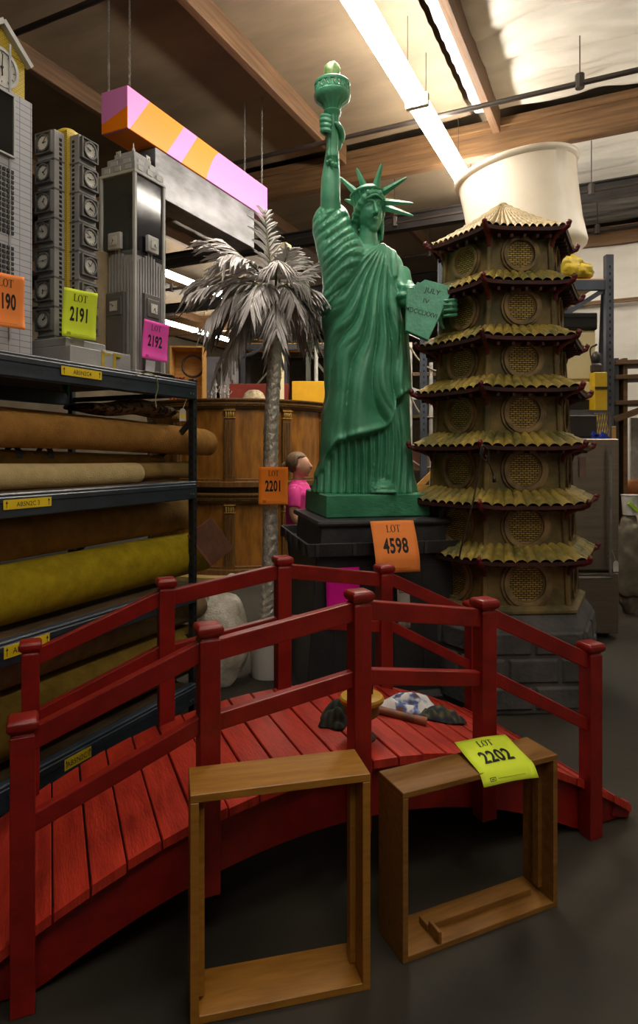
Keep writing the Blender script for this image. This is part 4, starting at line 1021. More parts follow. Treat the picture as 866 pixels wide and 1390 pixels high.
MB().box((0, -s3/2+.012, (H3+zr)/2-.02), (s3-.03, .004, H3-zr+.03)).build('glass_panel', m_glass, t3)
MB().box((-s3/2+.012, 0, (H3+zr)/2-.02), (.004, s3-.03, H3-zr+.03)).box((0, s3/2-.012, (H3+zr)/2-.02), (s3-.03, .004, H3-zr+.03)).build('back_panel', m_dg, t3)
b = MB(); zc = H3
for w_, h_ in ((.245, .05), (.20, .045), (.145, .04)): b.box((0, 0, zc+h_/2), (w_, w_, h_), bev=.002); zc += h_
b.build('stepped_crown', m_g, t3)
b = MB(); zq = H3
for w_, h_, n_ in ((.245, .05, 3), (.20, .045, 2)):
    for th in (0, PI/2):
        T = Matrix.Rotation(th, 4, 'Z'); [MB(T).box(((i-(n_-1)/2)*w_/n_*.95, -w_/2-.001, zq+h_*.45), (w_/n_*.5, .006, h_*.5)).build('crown_panel', m_gl, t3) for i in range(n_)]
    zq += h_
clock(t3, (-.02, -.0725, zq+.024), 0, .020, hh(), plate=m_gl); clock(t3, (.0725, .02, zq+.024), PI/2, .020, hh(), plate=m_gl)
MB().lathe([(.009, zc), (.009, zc+.02), (.004, zc+.03), (.003, zc+.05), (.001, zc+.06)], 10, c=(.045, -.045, 0)).build('spire', m_gl, t3)
for th in (0, PI/2):
    T = Matrix.Rotation(th, 4, 'Z')
    for z, sz, pl in ((zr+.045, .036, m_gl), (.40, .040, m_gd)):
        o = T @ Vector((0, -s3/2-.004, z)); q = MB(Matrix.Translation(o) @ Matrix.Rotation(th, 4, 'Z')).box((0, -.008, 0), (sz*2.5, .022, sz*2.6), bev=.003)
        c = clock(t3, o, th, sz*.8, hh(), plate=pl); 
        o_ = len(q.v); q.build('clock_housing', pl, t3)
    q = MB(T).box((0, -s3/2-.006, .26), (.13, .02, .44), bev=.003); q.build('lower_block', m_gd, t3)
MB().box((0, 0, .02), (s3+.03, s3+.03, .04), bev=.003).build('foot', m_g, t3)
# green shiny garland behind the towers
m_grn = M('green_foil', (0, 140, 40), (0, 90, 24), rough=.15, metal=.7, scale=8)
gb = MB()
gp = hp(-2.95, 2.72, 2.04)
gb.ell((0, 0, .55), (.10, .10, .55), 30, 30, fn=lambda d: 1+.14*math.sin(d.z*19+d.x*7)+.1*math.sin(math.atan2(d.y, d.x)*7+d.z*9))
o = gb.build('green_foil_bundle', m_grn, None, smooth=40); o.location = gp; tag(o, 'shiny green foil bundle standing behind the clock towers', 'foil bundle')
wb = MB().box((0, 0, .64), (.16, .16, 1.28), bev=.01).build('white_carton', M('cream_carton', (206, 190, 160), rough=.8), None); wb.location = hp(-3.12, 2.90, 2.02); wb.rotation_euler.z = RZ; tag(wb, 'tall cream carton standing behind the green foil bundle', 'box')
wc = MB().box((0, 0, .36), (.2, .3, .72), bev=.01).build('beige_carton', M('beige_carton', (170, 150, 116), rough=.8), None); wc.location = hp(-2.75, uV(120, -2.45)+.34, 2.02); wc.rotation_euler.z = RZ; tag(wc, 'beige carton between the two slim clock towers', 'box')
# tags on the towers
lot_tag('2190', P(8, 371, 2.66), R(50), .155, .225, (255, 148, 72), 'orange lot tag 2190 on the leftmost model clock tower')
lot_tag('2191', P(110, 394, 3.06), R(35), .158, .232, YELLOW, 'yellow lot tag 2191 on the twin clock column tower', ry=R(3))
lot_tag('2192', P(213, 437, 3.53), R(42), .155, .215, PINK, 'pink lot tag 2192 on the ribbed grey skyscraper model', ry=R(5))
for px, py, Y, th, lb in ((106, 463, 3.09, 30, 'small white paper slip under the yellow tag 2191'), (204, 497, 3.50, 42, 'small white printed slip under the pink tag 2192')):
    o = MB().grid(2, 3, lambda a, b: ((a-.5)*.055, -.002*b, (b-.5)*.06)).build('paper_slip', M('slip', (226, 222, 230), rough=.8) if 'slip' not in bpy.data.materials else bpy.data.materials['slip'], None, solid=.0008); o.location = P(px, py, Y); o.rotation_euler = (0, R(4), R(th)); tag(o, lb, 'paper')
t = thing('dark_fern_spray', 'dark thin cable bundle lying on the shelf end beside tower 2192', 'cable', hp(-2.42, uof(225), 2.03), RZ)
b = MB()
for i in range(7): b.tube([(0, -.12+i*.01, .005), (.02+.006*i, -.02+i*.02, .03-.002*i), (.015, .12+i*.015, .005)], .005, 6, seg=12)
b.build('cable_loops', m_pipe, t, smooth=1)
t.name = 'cable_bundle'
# ================================================================== PALM
m_leaf = M('silver_leaf', (236, 230, 228), (186, 180, 180), rough=.38, metal=.15, scale=5, lo=.3, hi=.7)
m_leafd = M('silver_leaf_dark', (186, 180, 176), (132, 128, 124), rough=.5, metal=.2, scale=5)
m_rach = M('leaf_stem', (116, 122, 60), (96, 92, 70), rough=.6)
m_foil = M('crumpled_foil', (226, 220, 208), (196, 190, 178), rough=.3, metal=.45, scale=30, bump=1.0, bscale=70, stretch=(1, 1, .6))
m_pot = M('white_bucket', (236, 232, 224), (224, 218, 208), rough=.4)
pb = P(364, 913, 4.62); pb.z = 0
palm = thing('palm_tree', 'artificial palm with silver grey fronds and foil wrapped trunk in a white bucket', 'palm', pb)
MB().lathe([(.118, 0), (.122, .01), (.132, .25), (.140, .255), (.140, .275), (.132, .276), (.128, .262), (.11, .255), (.001, .255)], 48).build('bucket', m_pot, palm, smooth=40)
tl = P(374, 400, 4.62)-pb
tr = [Vector((0, 0, .22)), Vector((.012, 0, .6)), Vector((.015, 0, 1.2)), Vector((.022, 0, 1.8)), Vector((tl.x*.9, 0, 2.3)), Vector((tl.x, 0, tl.z-.02))]
MB().tube(tr, [.066, .058, .052, .052, .050, .048], 36, seg=300, mod=lambda a, t: 1+.10*noise.noise(Vector((math.cos(a)*3.2, math.sin(a)*3.2, t*150)))+.05*math.sin(t*260+3*math.sin(a*2))).build('trunk', m_foil, palm, smooth=1)
cc = Vector((tl.x, 0, tl.z))
b = MB().ell(cc+Vector((0, 0, .02)), (.07, .07, .12), 18, 14, fn=lambda d: 1+.2*math.sin(d.z*14)*abs(d.x)); b.build('crown_heart', m_leafd, palm, smooth=1)
rn = random.Random(21)
def frond(az, el, L_, droop, leafL, mat, n=19, lean=0):
    d = Vector((math.cos(az), math.sin(az), 0)); pts = []
    for i in range(13):
        t = i/12; r_ = L_*(t*math.cos(el)*(1-.22*droop*t)); z = L_*(t*math.sin(el))-droop*L_*.62*t*t
        pts.append(cc+d*(.03+r_)+Vector((0, 0, .03+z)))
    side0 = Vector((-d.y, d.x, 0))
    st_ = MB().tube(pts, [.010, .008, .005, .002], 6, seg=24)
    fr = st_.build('frond_stem', m_rach, palm, smooth=1)
    m = MB(); cp_ = catmull(pts, 60)
    for i in range(n):
        t = .18+.82*i/(n-1); j = t*60; p = cp_[min(60, int(j))]; tg = (cp_[min(60, int(j)+1)]-cp_[max(0, int(j)-1)]).normalized()
        for sg in (-1, 1):
            ll = 1.12*leafL*(1-.55*abs(t-.42)**1.1)*rn.uniform(.8, 1.1)*(.62 if i == n-1 else 1); sp = R(rn.uniform(38, 52)-18*t)
            dirv = (tg*math.cos(sp)+side0*sg*math.sin(sp)+Vector((0, 0, rn.uniform(-.28, .12)-.25*droop))).normalized()
            nrm = dirv.cross(side0.cross(Vector((0, 0, 1))) if 0 else tg).normalized(); wv = dirv.cross(nrm).normalized()*1.0
            wv = nrm.cross(dirv).normalized()
            w_ = rn.uniform(.010, .0145); q = [p]; 
            for k in range(1, 6): q.append(q[-1]+(dirv*ll/5)+Vector((0, 0, -.0035*k*(1+droop)*rn.uniform(.5, 1.5)*ll/.2)))
            vs = []
            wd_ = tg if abs(tg.dot(dirv)) < .95 else side0
            wd_ = (wd_-dirv*wd_.dot(dirv)).normalized(); up_v = wd_.cross(dirv)
            for k, (a, wk) in enumerate(zip(q, (.3, .85, 1, .9, .6, .05))): vs += [a-wd_*w_*wk+up_v*w_*.25, a-up_v*w_*.15, a+wd_*w_*wk+up_v*w_*.25]
            m.add(vs, [(k*3+c, k*3+c+1, k*3+c+4, k*3+c+3) for k in range(5) for c in (0, 1)])
    lf = m.build('leaflets', mat, fr, solid=.0012, smooth=40); return fr
spec = []
for i in range(9): spec.append((i*2*PI/9+.25, R(rn.uniform(-2, 14)), rn.uniform(.50, .62), rn.uniform(.75, 1.0), .22))
for i in range(8): spec.append((i*2*PI/8+.1, R(rn.uniform(22, 40)), rn.uniform(.52, .66), rn.uniform(.55, .8), .22))
for i in range(6): spec.append((i*2*PI/6+.6, R(rn.uniform(-30, -12)), rn.uniform(.42, .55), rn.uniform(.7, 1.0), .20))
spec += [(R(15), R(42), .62, .22, .24), (R(128), R(80), .58, .12, .20), (R(165), R(52), .58, .3, .22), (R(-160), R(38), .60, .30, .2), (R(-60), R(60), .42, .4, .2), (R(60), R(58), .5, .4, .2), (R(-15), R(12), .66, .5, .24), (R(-150), R(10), .6, .5, .22)]
for i, (az, el, L_, dr, ll) in enumerate(spec):
    cx_ = math.cos(az)
    if cx_ > .1 and math.sin(az) < .75: k_ = 1-.50*cx_*(1.0 if el < R(30) else .5); L_ *= k_; ll *= .85
    elif cx_ < -.3: L_ *= 1.12
    frond(az, el, L_, dr, ll, m_leaf if i % 4 else m_leafd)
lot_tag('2201', P(371, 634, 4.50), R(2), .205, .262, (255, 140, 40), 'orange lot tag 2201 on the foil wrapped palm trunk')
# bubble-wrapped bundle on the floor behind the rack post
m_bub = bpy.data.materials.new('bubble_wrap'); m_bub.use_nodes = True
m_bub = M('bubble_wrap', (236, 228, 214), (190, 178, 156), rough=.22, scale=9, bump=.9, bscale=85, spec=.7)
wp = P(302, 921, 4.45); wp.z = 0
t = thing('wrapped_bundle', 'bubble wrapped white bundle tied at the neck, on the floor by the rack end', 'bag', wp+Vector((-.03, 0, .0)))
def wf(d): return 1+.09*noise.noise(Vector((d.x*2.2, d.y*2.2, d.z*2.2+7)))+.03*noise.noise(Vector((d.x*8, d.y*8, d.z*8)))+.02*math.sin(math.atan2(d.y, d.x)*9)*(d.z > .2)
MB().ell((0, 0, .31), (.215, .18, .345), 60, 40, fn=wf).add([], []).build('bundle', m_bub, t, smooth=1, remesh=.012)
MB().tube([(-.02, 0, .60), (.0, 0, .65), (.03, 0, .685), (.10, 0, .715), (.14, 0, .73)], [.09, .04, .03, .045, .03], 20, seg=20, mod=lambda a, t: 1+.2*math.sin(a*6+t*5)).build('tied_neck', m_bub, t, smooth=1)
# ================================================================== CURVED BAR, BEHIND
m_wood = M('bar_walnut', (150, 98, 34), (104, 64, 20), rough=.35, scale=3.5, stretch=(3, 3, .8), detail=8, coat=.2)
m_woodd = M('bar_dark', (112, 76, 34), (80, 54, 24), rough=.4, scale=6, stretch=(5, 5, .8))
m_gold = M('bar_gilt', (176, 140, 66), (136, 104, 44), rough=.4, scale=12, metal=.2, bump=.3)
BC = Vector((-1.15, 9.4, 0))
def arcloft(prof, a0, a1, n, c=(0, 0)):
    """prof: list of (r,z) swept about the bar's centre, angle 0 = toward the camera"""
    m = MB(); k = len(prof)
    vs = []
    for i in range(n+1):
        a = lerp(a0, a1, i/n)
        for r_, z in prof: vs.append((math.sin(a)*r_, -math.cos(a)*r_, z))
    fs = [(i*k+j, i*k+(j+1) % k, (i+1)*k+(j+1) % k, (i+1)*k+j) for i in range(n) for j in range(k)]
    fs += [tuple(range(k)), tuple(range(n*k+k-1, n*k-1, -1))]
    return m.add(vs, fs)
A0, A1 = R(-100), R(100)
def bar_section(z, h, label, group):
    t = thing('bar_counter', label, 'bar counter', BC+Vector((0, 0, z)), 0, group); Rb_ = 1.34
    arcloft([(Rb_-.06, 0), (Rb_-.06, h-.04), (Rb_-.10, h-.04), (Rb_-.10, 0)], A0, A1, 80).build('panel_wall', m_wood, t, smooth=30)
    arcloft([(Rb_-.08, h-.05), (Rb_+.03, h-.045), (Rb_+.05, h-.02), (Rb_+.05, h-.004), (Rb_+.03, h), (Rb_-.35, h), (Rb_-.35, h-.05)], A0, A1, 80).build('counter_top', m_woodd, t, smooth=30)
    arcloft([(Rb_-.06, h-.13), (Rb_-.02, h-.125), (Rb_+.0, h-.09), (Rb_+.03, h-.07), (Rb_+.03, h-.05), (Rb_-.06, h-.05)], A0, A1, 80).build('cornice', m_woodd, t, smooth=30)
    m = MB(); n = 150
    for i in range(n):
        a = lerp(R(-75), R(75), i/n); m.ell((math.sin(a)*(Rb_+.012), -math.cos(a)*(Rb_+.012), h-.083), (.009, .009, .013), 6, 4)
    m.build('egg_moulding', m_gold, t, smooth=1)
    arcloft([(Rb_-.06, 0), (Rb_-.0, 0), (Rb_-.0, .06), (Rb_-.03, .075), (Rb_-.03, .10), (Rb_-.06, .11)], A0, A1, 80).build('base_moulding', m_woodd, t, smooth=30)
    for a in (R(-65), R(-32), R(1), R(34), R(67)):
        T = Matrix.Rotation(a, 4, 'Z') @ Matrix.Translation((0, -Rb_+.045, 0)); m = MB(T).box((0, 0, h/2-.03), (.13, .05, h-.16), bev=.004)
        for k in (-.036, -.012, .012, .036): m.tube([(k, -.026, .13), (k, -.026, h-.30)], .009, 8)
        m.build('pilaster', m_woodd, t, smooth=40)
        m = MB(T).box((0, -.018, h-.15), (.15, .06, .02), bev=.004).box((0, -.012, h-.245), (.14, .05, .015), bev=.004)
        for k in (-.045, -.015, .015, .045): m.ell((k, -.032, h-.20), (.014, .014, .04), 10, 8)
        m.build('capital', m_gold, t, smooth=40)
    return t
bar_section(.06, 1.03, 'curved carved walnut bar section, the lower of two stacked', 'stacked curved bar sections')
MB().lathe([(1.30, 1.09), (1.30, 1.14)], 64).v
b = arcloft([(1.0, 1.092), (1.26, 1.092), (1.26, 1.168), (1.0, 1.168)], A0, A1, 60).build('gap_filler', m_pipe, None); b.location = BC; tag(b, 'dark packing standing in for the shaded gap between the two stacked bar sections', 'filler')  # near-black ring painted in for the shade of the open gap between sections
bar_section(1.17, 1.12, 'curved carved walnut bar section, the upper of two stacked', 'stacked curved bar sections')
b = MB().lathe([(1.5, 0), (1.5, .055), (1.45, .06), (.001, .06)], 64).build('curved_platform', M('pale_platform', (176, 148, 92), (150, 124, 72), rough=.6, scale=3), None, smooth=30); b.location = BC; tag(b, 'low round pale wooden platform under the curved bar', 'platform')
b = MB().lathe([(1.0, 0), (1.0, .03), (.001, .03)], 48).build('storage_board', m_ply, None); b.location = BC+Vector((0, 0, 2.262)); tag(b, 'round board on the upper bar carrying stored goods', 'board')
ZB = 2.292
def simple(name, mb, mat, label, cat, loc, rz=0, group=None, **k):
    o = mb.build(name, mat, None, **k); o.location = loc; o.rotation_euler.z = rz; return tag(o, label, cat, group)
def at(px, Y, z): p = P(px, 0, Y); p.z = z; return p
simple('red_box', MB().box((0, 0, .14), (.83, .35, .28), bev=.006), M('brick_red_board', (150, 52, 38), (130, 44, 32), rough=.7), 'long brick red box on top of the curved bar', 'box', at(353, 9.15, ZB))
simple('yellow_box', MB().box((0, 0, .155), (.9, .35, .31), bev=.006), M('signal_yellow', (246, 188, 20), (236, 176, 16), rough=.6), 'bright yellow box on the curved bar beside the red box', 'box', at(440, 9.1, ZB))
simple('straw_hat', MB().lathe([(.17, 0), (.165, .02), (.13, .05), (.115, .09), (.07, .125), (.001, .135)], 40, mod=lambda a, z: 1+.05*math.sin(a*5+z*40)), M('stone_beige', (196, 180, 146), (140, 124, 92), rough=.8, scale=20, bump=.5), 'rounded beige rock-like lump on the curved bar in front of the red box', 'rock', at(345, 8.35, ZB), smooth=1).name = 'decor_rock'
# glass chandelier pieces
m_gls = bpy.data.materials.new('crystal'); m_gls.use_nodes = True; q = m_gls.node_tree.nodes['Principled BSDF']; q.inputs['Base Color'].default_value = (.9, .9, .85, 1); q.inputs['Roughness'].default_value = .12; q.inputs['Transmission Weight'].default_value = .6
for i, (px, Y, h) in enumerate(((287, 8.5, .2), (293, 8.42, .26), (299, 8.5, .23), (305, 8.42, .24), (310, 8.5, .19))):
    simple('glass_candelabrum', MB().lathe([(.045, 0), (.04, .012), (.01, .02), (.008, h*.35), (.022, h*.42), (.008, h*.5), (.007, h*.7), (.018, h*.75), (.02, h*.82), (.004, h*.86), (.003, h*.97), (.001, h)], 12).tube([(-.045, 0, h*.7), (-.035, 0, h*.55), (0, 0, h*.5), (.035, 0, h*.55), (.045, 0, h*.7)], .004, 6, seg=14),
           m_gls, ['leftmost small glass candelabrum on the curved bar', 'tallest small glass candelabrum on the curved bar', 'middle small glass candelabrum on the curved bar', 'small glass candelabrum second from the red box', 'small glass candelabrum next to the red box'][i], 'candelabrum', at(px, Y, ZB), group='glass candelabra on the curved bar', smooth=40)
# open wooden crate with tools
ct = thing('wooden_crate', 'open pale wooden shelf box with a black hoop inside, above the rug rack end', 'crate', at(256, 9.0, ZB), R(4))
m_crt = M('pale_pine', (216, 164, 84), (190, 138, 64), rough=.6, scale=5, stretch=(1, 5, 5))
[MB().box((x, 0, .38), (.02, .4, .76)).build('side_panel', m_crt, ct) for x in (-.22, .22)]; MB().box((0, 0, .77), (.46, .4, .02)).box((0, 0, .01), (.42, .4, .02)).build('shelf', m_crt, ct); MB().box((0, .19, .39), (.42, .015, .74)).build('back_panel', m_crt, ct)
simple('black_hoop', MB().tube([(math.cos(a*PI/10)*.15, 0, math.sin(a*PI/10)*.15) for a in range(0, 21)], .016, 8), m_pipe, 'black hoop inside the open wooden crate', 'hoop', at(262, 8.95, ZB+.52), 0, smooth=1)
for i, px in enumerate((231, 236, 241, 246)):
    simple('red_clamp', MB().bar((0, 0, 0), (.02-.01*i, 0, .34), .02, .025).bar((-.03, 0, .3), (.05, 0, .34), .02, .02), M('tool_red', (150, 40, 24), rough=.5) if 'tool_red' not in bpy.data.materials else bpy.data.materials['tool_red'],
           ['leftmost red handled tool beside the pink lot tag', 'second red handled tool from the pink lot tag', 'third red handled tool from the pink lot tag', 'red handled tool nearest the wooden crate'][i], 'tool', at(px, 8.75, ZB+.28), group='red handled tools by the crate').location.z = ZB
for i, (px, w_, h_, col, lb) in enumerate(((288, .36, .72, (104, 104, 112), 'blue grey metal cabinet right of the wooden crate'), (308, .3, .66, (150, 148, 152), 'pale grey metal cabinet beside the tubular cart'))):
    t = thing('metal_cabinet', lb, 'cabinet', at(px, 9.6, ZB), 0); mc = M('cabinet_grey', col, tuple(int(c*.9) for c in col), rough=.4)
    MB().box((0, 0, h_/2), (w_, .4, h_), bev=.006).build('body', mc, t); MB().box((0, -.206, h_/2), (w_-.04, .012, h_-.05), bev=.003).build('door', mc, t); MB().box((w_*.38, -.218, h_*.5), (.012, .012, .1), bev=.002).build('handle', m_bk, t)
# back rack with equipment
rk = thing('storage_rack', 'grey green steel storage rack with a plywood deck behind the palm', 'rack', at(385, 11.0, 0), 0)
m_og = M('olive_steel', (96, 100, 86), (80, 84, 72), rough=.5); m_bs = M('blue_grey_steel', (74, 78, 86), rough=.5)
for x in (-.7, .02, .42, 1.6):
    for y in (0, .9): MB().box((x, y, 1.95), (.08, .08, 3.9), bev=.005).build('upright', m_og if x > .1 else m_bs, rk)
for z in (2.45, 3.48):
    for y in (0, .9): MB().box((.45, y, z-.06), (2.3, .05, .1), bev=.004).build('beam', m_bs, rk)
    MB().box((.45, .45, z+.0), (2.3, .9, .02)).build('deck', m_crt, rk)
MB().bar((.42, 0, 3.35), (1.0, .0, 2.6), .04, .04).bar((-.7, 0, 2.5), (0, 0, 3.3), .03, .03).build('brace', m_og, rk)
t = thing('equipment_case', 'large black equipment case on the plywood rack deck behind the palm trunk', 'case', at(394, 11.3, 3.50)); MB().box((0, 0, .30), (.78, .5, .60), bev=.02).build('body', M('case_black', (34, 34, 36), rough=.5), t)
b = MB()
for x in (-.37, .37):
    for z in (.03, .57): b.box((x, -.245, z), (.06, .03, .06), bev=.01)
b.build('corner_cap', m_alu, t)
t = thing('office_chair', 'blue grey rounded chair back on the rack deck behind the palm fronds', 'chair', at(352, 11.2, 3.48)); MB().ell((0, 0, .42), (.22, .06, .24), 24, 16, fn=lambda d: 1/max(abs(d.x)**4+abs(d.z)**4, .25)**.12).build('backrest', M('slate_fabric', (64, 70, 84), rough=.7), t, smooth=1); MB().box((0, -.2, .14), (.42, .42, .07), bev=.03).build('seat', M('slate_fabric_seat', (60, 66, 80), rough=.7), t)
b = MB()
for x in (-.16, .16):
    for y in (-.36, -.04): b.tube([(x, y, .11), (x, y, .01)], .014, 8)
b.tube([(0, .04, .12), (0, .05, .3)], .02, 8); b.build('leg', m_pipe, t)
ctt = thing('tubular_cart', 'dark tubular push cart with a curved handle standing on the curved bar', 'cart', at(345, 10.2, 2.32), 0)
b = MB().tube([(-.33, 0, .0), (-.33, 0, .62), (-.31, 0, .72), (-.22, 0, .80), (0, 0, .88), (.16, 0, 1.02), (.24, 0, 1.12)], .028, 10, seg=40).tube([(-.33, .35, 0), (-.33, .35, .7)], .028, 10); b.build('handle_frame', m_bs, ctt, smooth=1)
MB().box((.02, .17, .36), (.74, .4, .035), bev=.006).build('shelf', m_bs, ctt); MB().bar((-.3, 0, .3), (.1, 0, .02), .03, .03).bar((.36, 0, 0), (.36, 0, .7), .04, .04).build('strut', m_bs, ctt)
MB().box((.02, .17, .02), (.74, .4, .035), bev=.006).build('base_shelf', m_bs, ctt)
t = thing('barrier_post', 'white post with a round foot on the rack left of the statue', 'stand', at(429, 10.95, 2.47)); MB().tube([(0, 0, .03), (0, 0, 1.0)], .035, 14).build('pole', m_wh, t, smooth=40); MB().lathe([(.2, 0), (.2, .02), (.05, .05), (.035, .06)], 32).build('foot', m_wh, t, smooth=40)
# grey marbled panel hung below the pink beam
def hb(v, u0, u1, z0, z1, th): return MB().box((-th/2, 0, (z1-z0)/2), (th, u1-u0, z1-z0), bev=.006)
pk = bpy.data.materials.new('pink_orange_paint'); pk.use_nodes = True; nt = pk.node_tree; N = nt.nodes; L = nt.links; bs = N['Principled BSDF']; bs.inputs['Roughness'].default_value = .45
tc = N.new('ShaderNodeTexCoord'); sp = N.new('ShaderNodeSeparateXYZ'); L.new(tc.outputs['Object'], sp.inputs[0])
def mth(op, a, b_=None, c_=None):
    n_ = N.new('ShaderNodeMath'); n_.operation = op
    for i, x in enumerate((a, b_, c_)):
        if x is None: continue
        if isinstance(x, (int, float)): n_.inputs[i].default_value = x
        else: L.new(x, n_.inputs[i])
    return n_.outputs[0]
Y_, Z_, X_ = sp.outputs[1], sp.outputs[2], sp.outputs[0]
# bands slanting and curving along the beam (y = metres from the near end, z = height)
zz = mth('MULTIPLY', mth('POWER', mth('SUBTRACT', .42, Z_), 1.6), .9)
c1 = mth('ADD', Y_, mth('MULTIPLY', mth('SUBTRACT', .38, Z_), .72))
def between(v_, a, b_): return mth('MULTIPLY', mth('GREATER_THAN', v_, a), mth('LESS_THAN', v_, b_))
o1 = between(c1, .30, .80)
c2 = mth('ADD', Y_, mth('MULTIPLY', mth('POWER', mth('MAXIMUM', mth('SUBTRACT', .40, Z_), 0.0001), 1.0), .62))
ed2 = mth('ADD', Y_, mth('MULTIPLY', mth('POWER', mth('MAXIMUM', mth('SUBTRACT', .40, Z_), 0.0001), .45), .52))
o2 = mth('MULTIPLY', mth('GREATER_THAN', c1, 1.02), mth('LESS_THAN', ed2, 1.50))
o3 = between(mth('SUBTRACT', Y_, mth('MULTIPLY', Z_, .3)), 2.42, 2.68)
orange = mth('MAXIMUM', mth('MAXIMUM', o1, o2), o3)
endf = mth('LESS_THAN', Y_, .003)
endo = mth('GREATER_THAN', .19, mth('SUBTRACT', Z_, mth('MULTIPLY', X_, .35)))
orange = mth('ADD', mth('MULTIPLY', orange, mth('SUBTRACT', 1.0, endf)), mth('MULTIPLY', endo, endf))
mx = N.new('ShaderNodeMix'); mx.data_type = 'RGBA'; mx.inputs[6].default_value = rgb(236, 140, 206); mx.inputs[7].default_value = rgb(255, 136, 8); L.new(orange, mx.inputs[0]); L.new(mx.outputs[2], bs.inputs['Base Color'])
def hung(name, v, u0, u1, z0, z1, th, mat, label, cat, chains, pn):
    t = thing(name, label, cat, hp(v, u0, z0), RZ); m = MB().box((-th/2, (u1-u0)/2, (z1-z0)/2), (th, u1-u0, z1-z0), bev=.004); m.build(pn, mat, t)
    for y in chains:
        for x in (-.03, -th+.03):
            b = MB(); z = z1-z0
            n_ = int((ZC-z1)/.032)
            for i in range(n_):
                c = z+.016+i*.032; a = i % 2
                pts = [Vector((math.cos(q*PI/4)*.009, 0, math.sin(q*PI/4)*.022)) for q in range(9)]
                if a: pts = [Vector((0, p.x, p.z)) for p in pts]
                b.tube([p+Vector((x, y, c)) for p in pts], .0028, 4, caps=False)
            b.build('chain', m_alu, t)
    return t
def zat(py, px, v):
    r = (px-CX)/F; Y = v/(r*math.cos(HA)+math.sin(HA)); return 1.6-(py-HY)/F*Y
v_ = -3.9; up0 = uV(173, v_); up1 = uV(363, v_); zt_, zb_ = zat(115, 173, v_), zat(171, 170, v_)
hung('painted_beam', v_, up0, up1, zb_, zt_, .30, pk, 'long hanging box beam painted pink with curving orange bands', 'painted beam', (.06, up1-up0-.08), 'beam_box')
m_smk = M('smoky_marble_paint', (150, 150, 158), (18, 18, 24), rough=.35, scale=3.4, detail=9, stretch=(1, .5, 1.6), lo=.36, hi=.68)
hung('painted_beam', v_-.01, uV(212, v_), uV(346, v_), zat(272, 228, v_), zb_-.006, .26, m_smk, 'long hanging box beam painted smoky grey, right under the pink one', 'painted beam', (), 'beam_box')

# ================================================================== PERSON behind the pedestal
m_skin = M('skin', (224, 168, 140), (210, 150, 122), rough=.5, scale=4); m_hair = M('grey_blond_hair', (136, 106, 74), (90, 66, 44), rough=.6, scale=30, stretch=(1, 1, 5), bump=.4)
m_shirt = M('pink_shirt', (240, 70, 160), (222, 50, 140), rough=.8, scale=6, bump=.2); m_jean = M('blue_jeans', (52, 66, 100), (36, 48, 80), rough=.85, scale=20); m_shoe = M('shoe', (60, 56, 56), rough=.6)
pp = at(407, 6.05, 0)
pe = thing('person', 'person in a pink short sleeved top and jeans standing behind the plinth, facing right', 'person', pp, R(75))
b = MB()
# local: faces -y
b.ell((0, -.01, 1.475), (.072, .092, .108), 28, 22, fn=lambda d: 1-.05*math.exp(-((abs(d.x)-.4)/.2)**2-((d.z-.1)/.14)**2)*(d.y < 0))
b.ell((0, .015, 1.51), (.076, .09, .082), 24, 16).ell((0, -.065, 1.395), (.028, .028, .022), 12, 8)
b.tube([(0, -.098, 1.50), (0, -.118, 1.468), (0, -.105, 1.452)], [.008, .014, .009], 10, seg=8)
b.tube([(-.02, -.094, 1.425), (0, -.102, 1.427), (.02, -.094, 1.425)], [.003, .006, .003], 8, seg=8)
for s_ in (-1, 1): b.ell((s_*.075, .005, 1.475), (.010, .02, .03), 10, 8)
b.tube([(0, .02, 1.42), (0, .015, 1.34), (0, .01, 1.28)], [.05, .048, .075], 20, seg=8)
b.tube([(0, .0, 1.33), (0, .01, 1.22), (0, .01, 1.08), (0, 0, .95), (0, 0, .86)], [.10, .165, .15, .165, .17], 28, seg=20, sy=.68)
for s_ in (-1, 1):
    b.tube([(s_*.15, .01, 1.27), (s_*.19, .0, 1.15), (s_*.21, -.01, 1.03), (s_*.20, -.10, .93), (s_*.18, -.20, .90)], [.056, .048, .042, .036, .026], 18, seg=24)
    b.ell((s_*.178, -.245, .895), (.034, .046, .017), 14, 10)
    for i in range(4): b.tube([(s_*(.155+i*.015), -.275, .898), (s_*(.152+i*.016), -.315+abs(i-1.4)*.006, .89), (s_*(.152+i*.016), -.335+abs(i-1.4)*.006, .87)], [.0085, .0085, .007], 8, seg=8)
    b.tube([(s_*.15, -.23, .895), (s_*.135, -.26, .89), (s_*.13, -.285, .88)], [.011, .010, .008], 8, seg=8)
    b.tube([(s_*.085, 0, .88), (s_*.09, -.01, .65), (s_*.09, -.01, .45), (s_*.09, .01, .25), (s_*.09, .01, .06)], [.095, .078, .056, .05, .038], 20, seg=24)
    b.ell((s_*.09, -.05, .04), (.042, .11, .036), 14, 10)
b.build('body', m_skin, pe, remesh=.011)
MB().ell((0, .03, 1.51), (.09, .108, .104), 40, 28, fn=lambda d: 1+.02*math.sin(math.atan2(d.y, d.x)*14) if (d.y > -.42 or d.z > .5) else .78).tube([(0, .12, 1.50), (0, .165, 1.46), (0, .165, 1.38), (0, .14, 1.31)], [.03, .034, .028, .012], 12, seg=16).build('hair', m_hair, pe, smooth=1)
b = MB().tube([(0, .01, 1.345), (0, .01, 1.30), (0, .01, 1.22), (0, .01, 1.08), (0, 0, .95), (0, 0, .86)], [.085, .125, .182, .168, .182, .190], 30, seg=24, sy=.7, mod=lambda a, t: 1+.02*math.sin(a*7+t*6)*t)
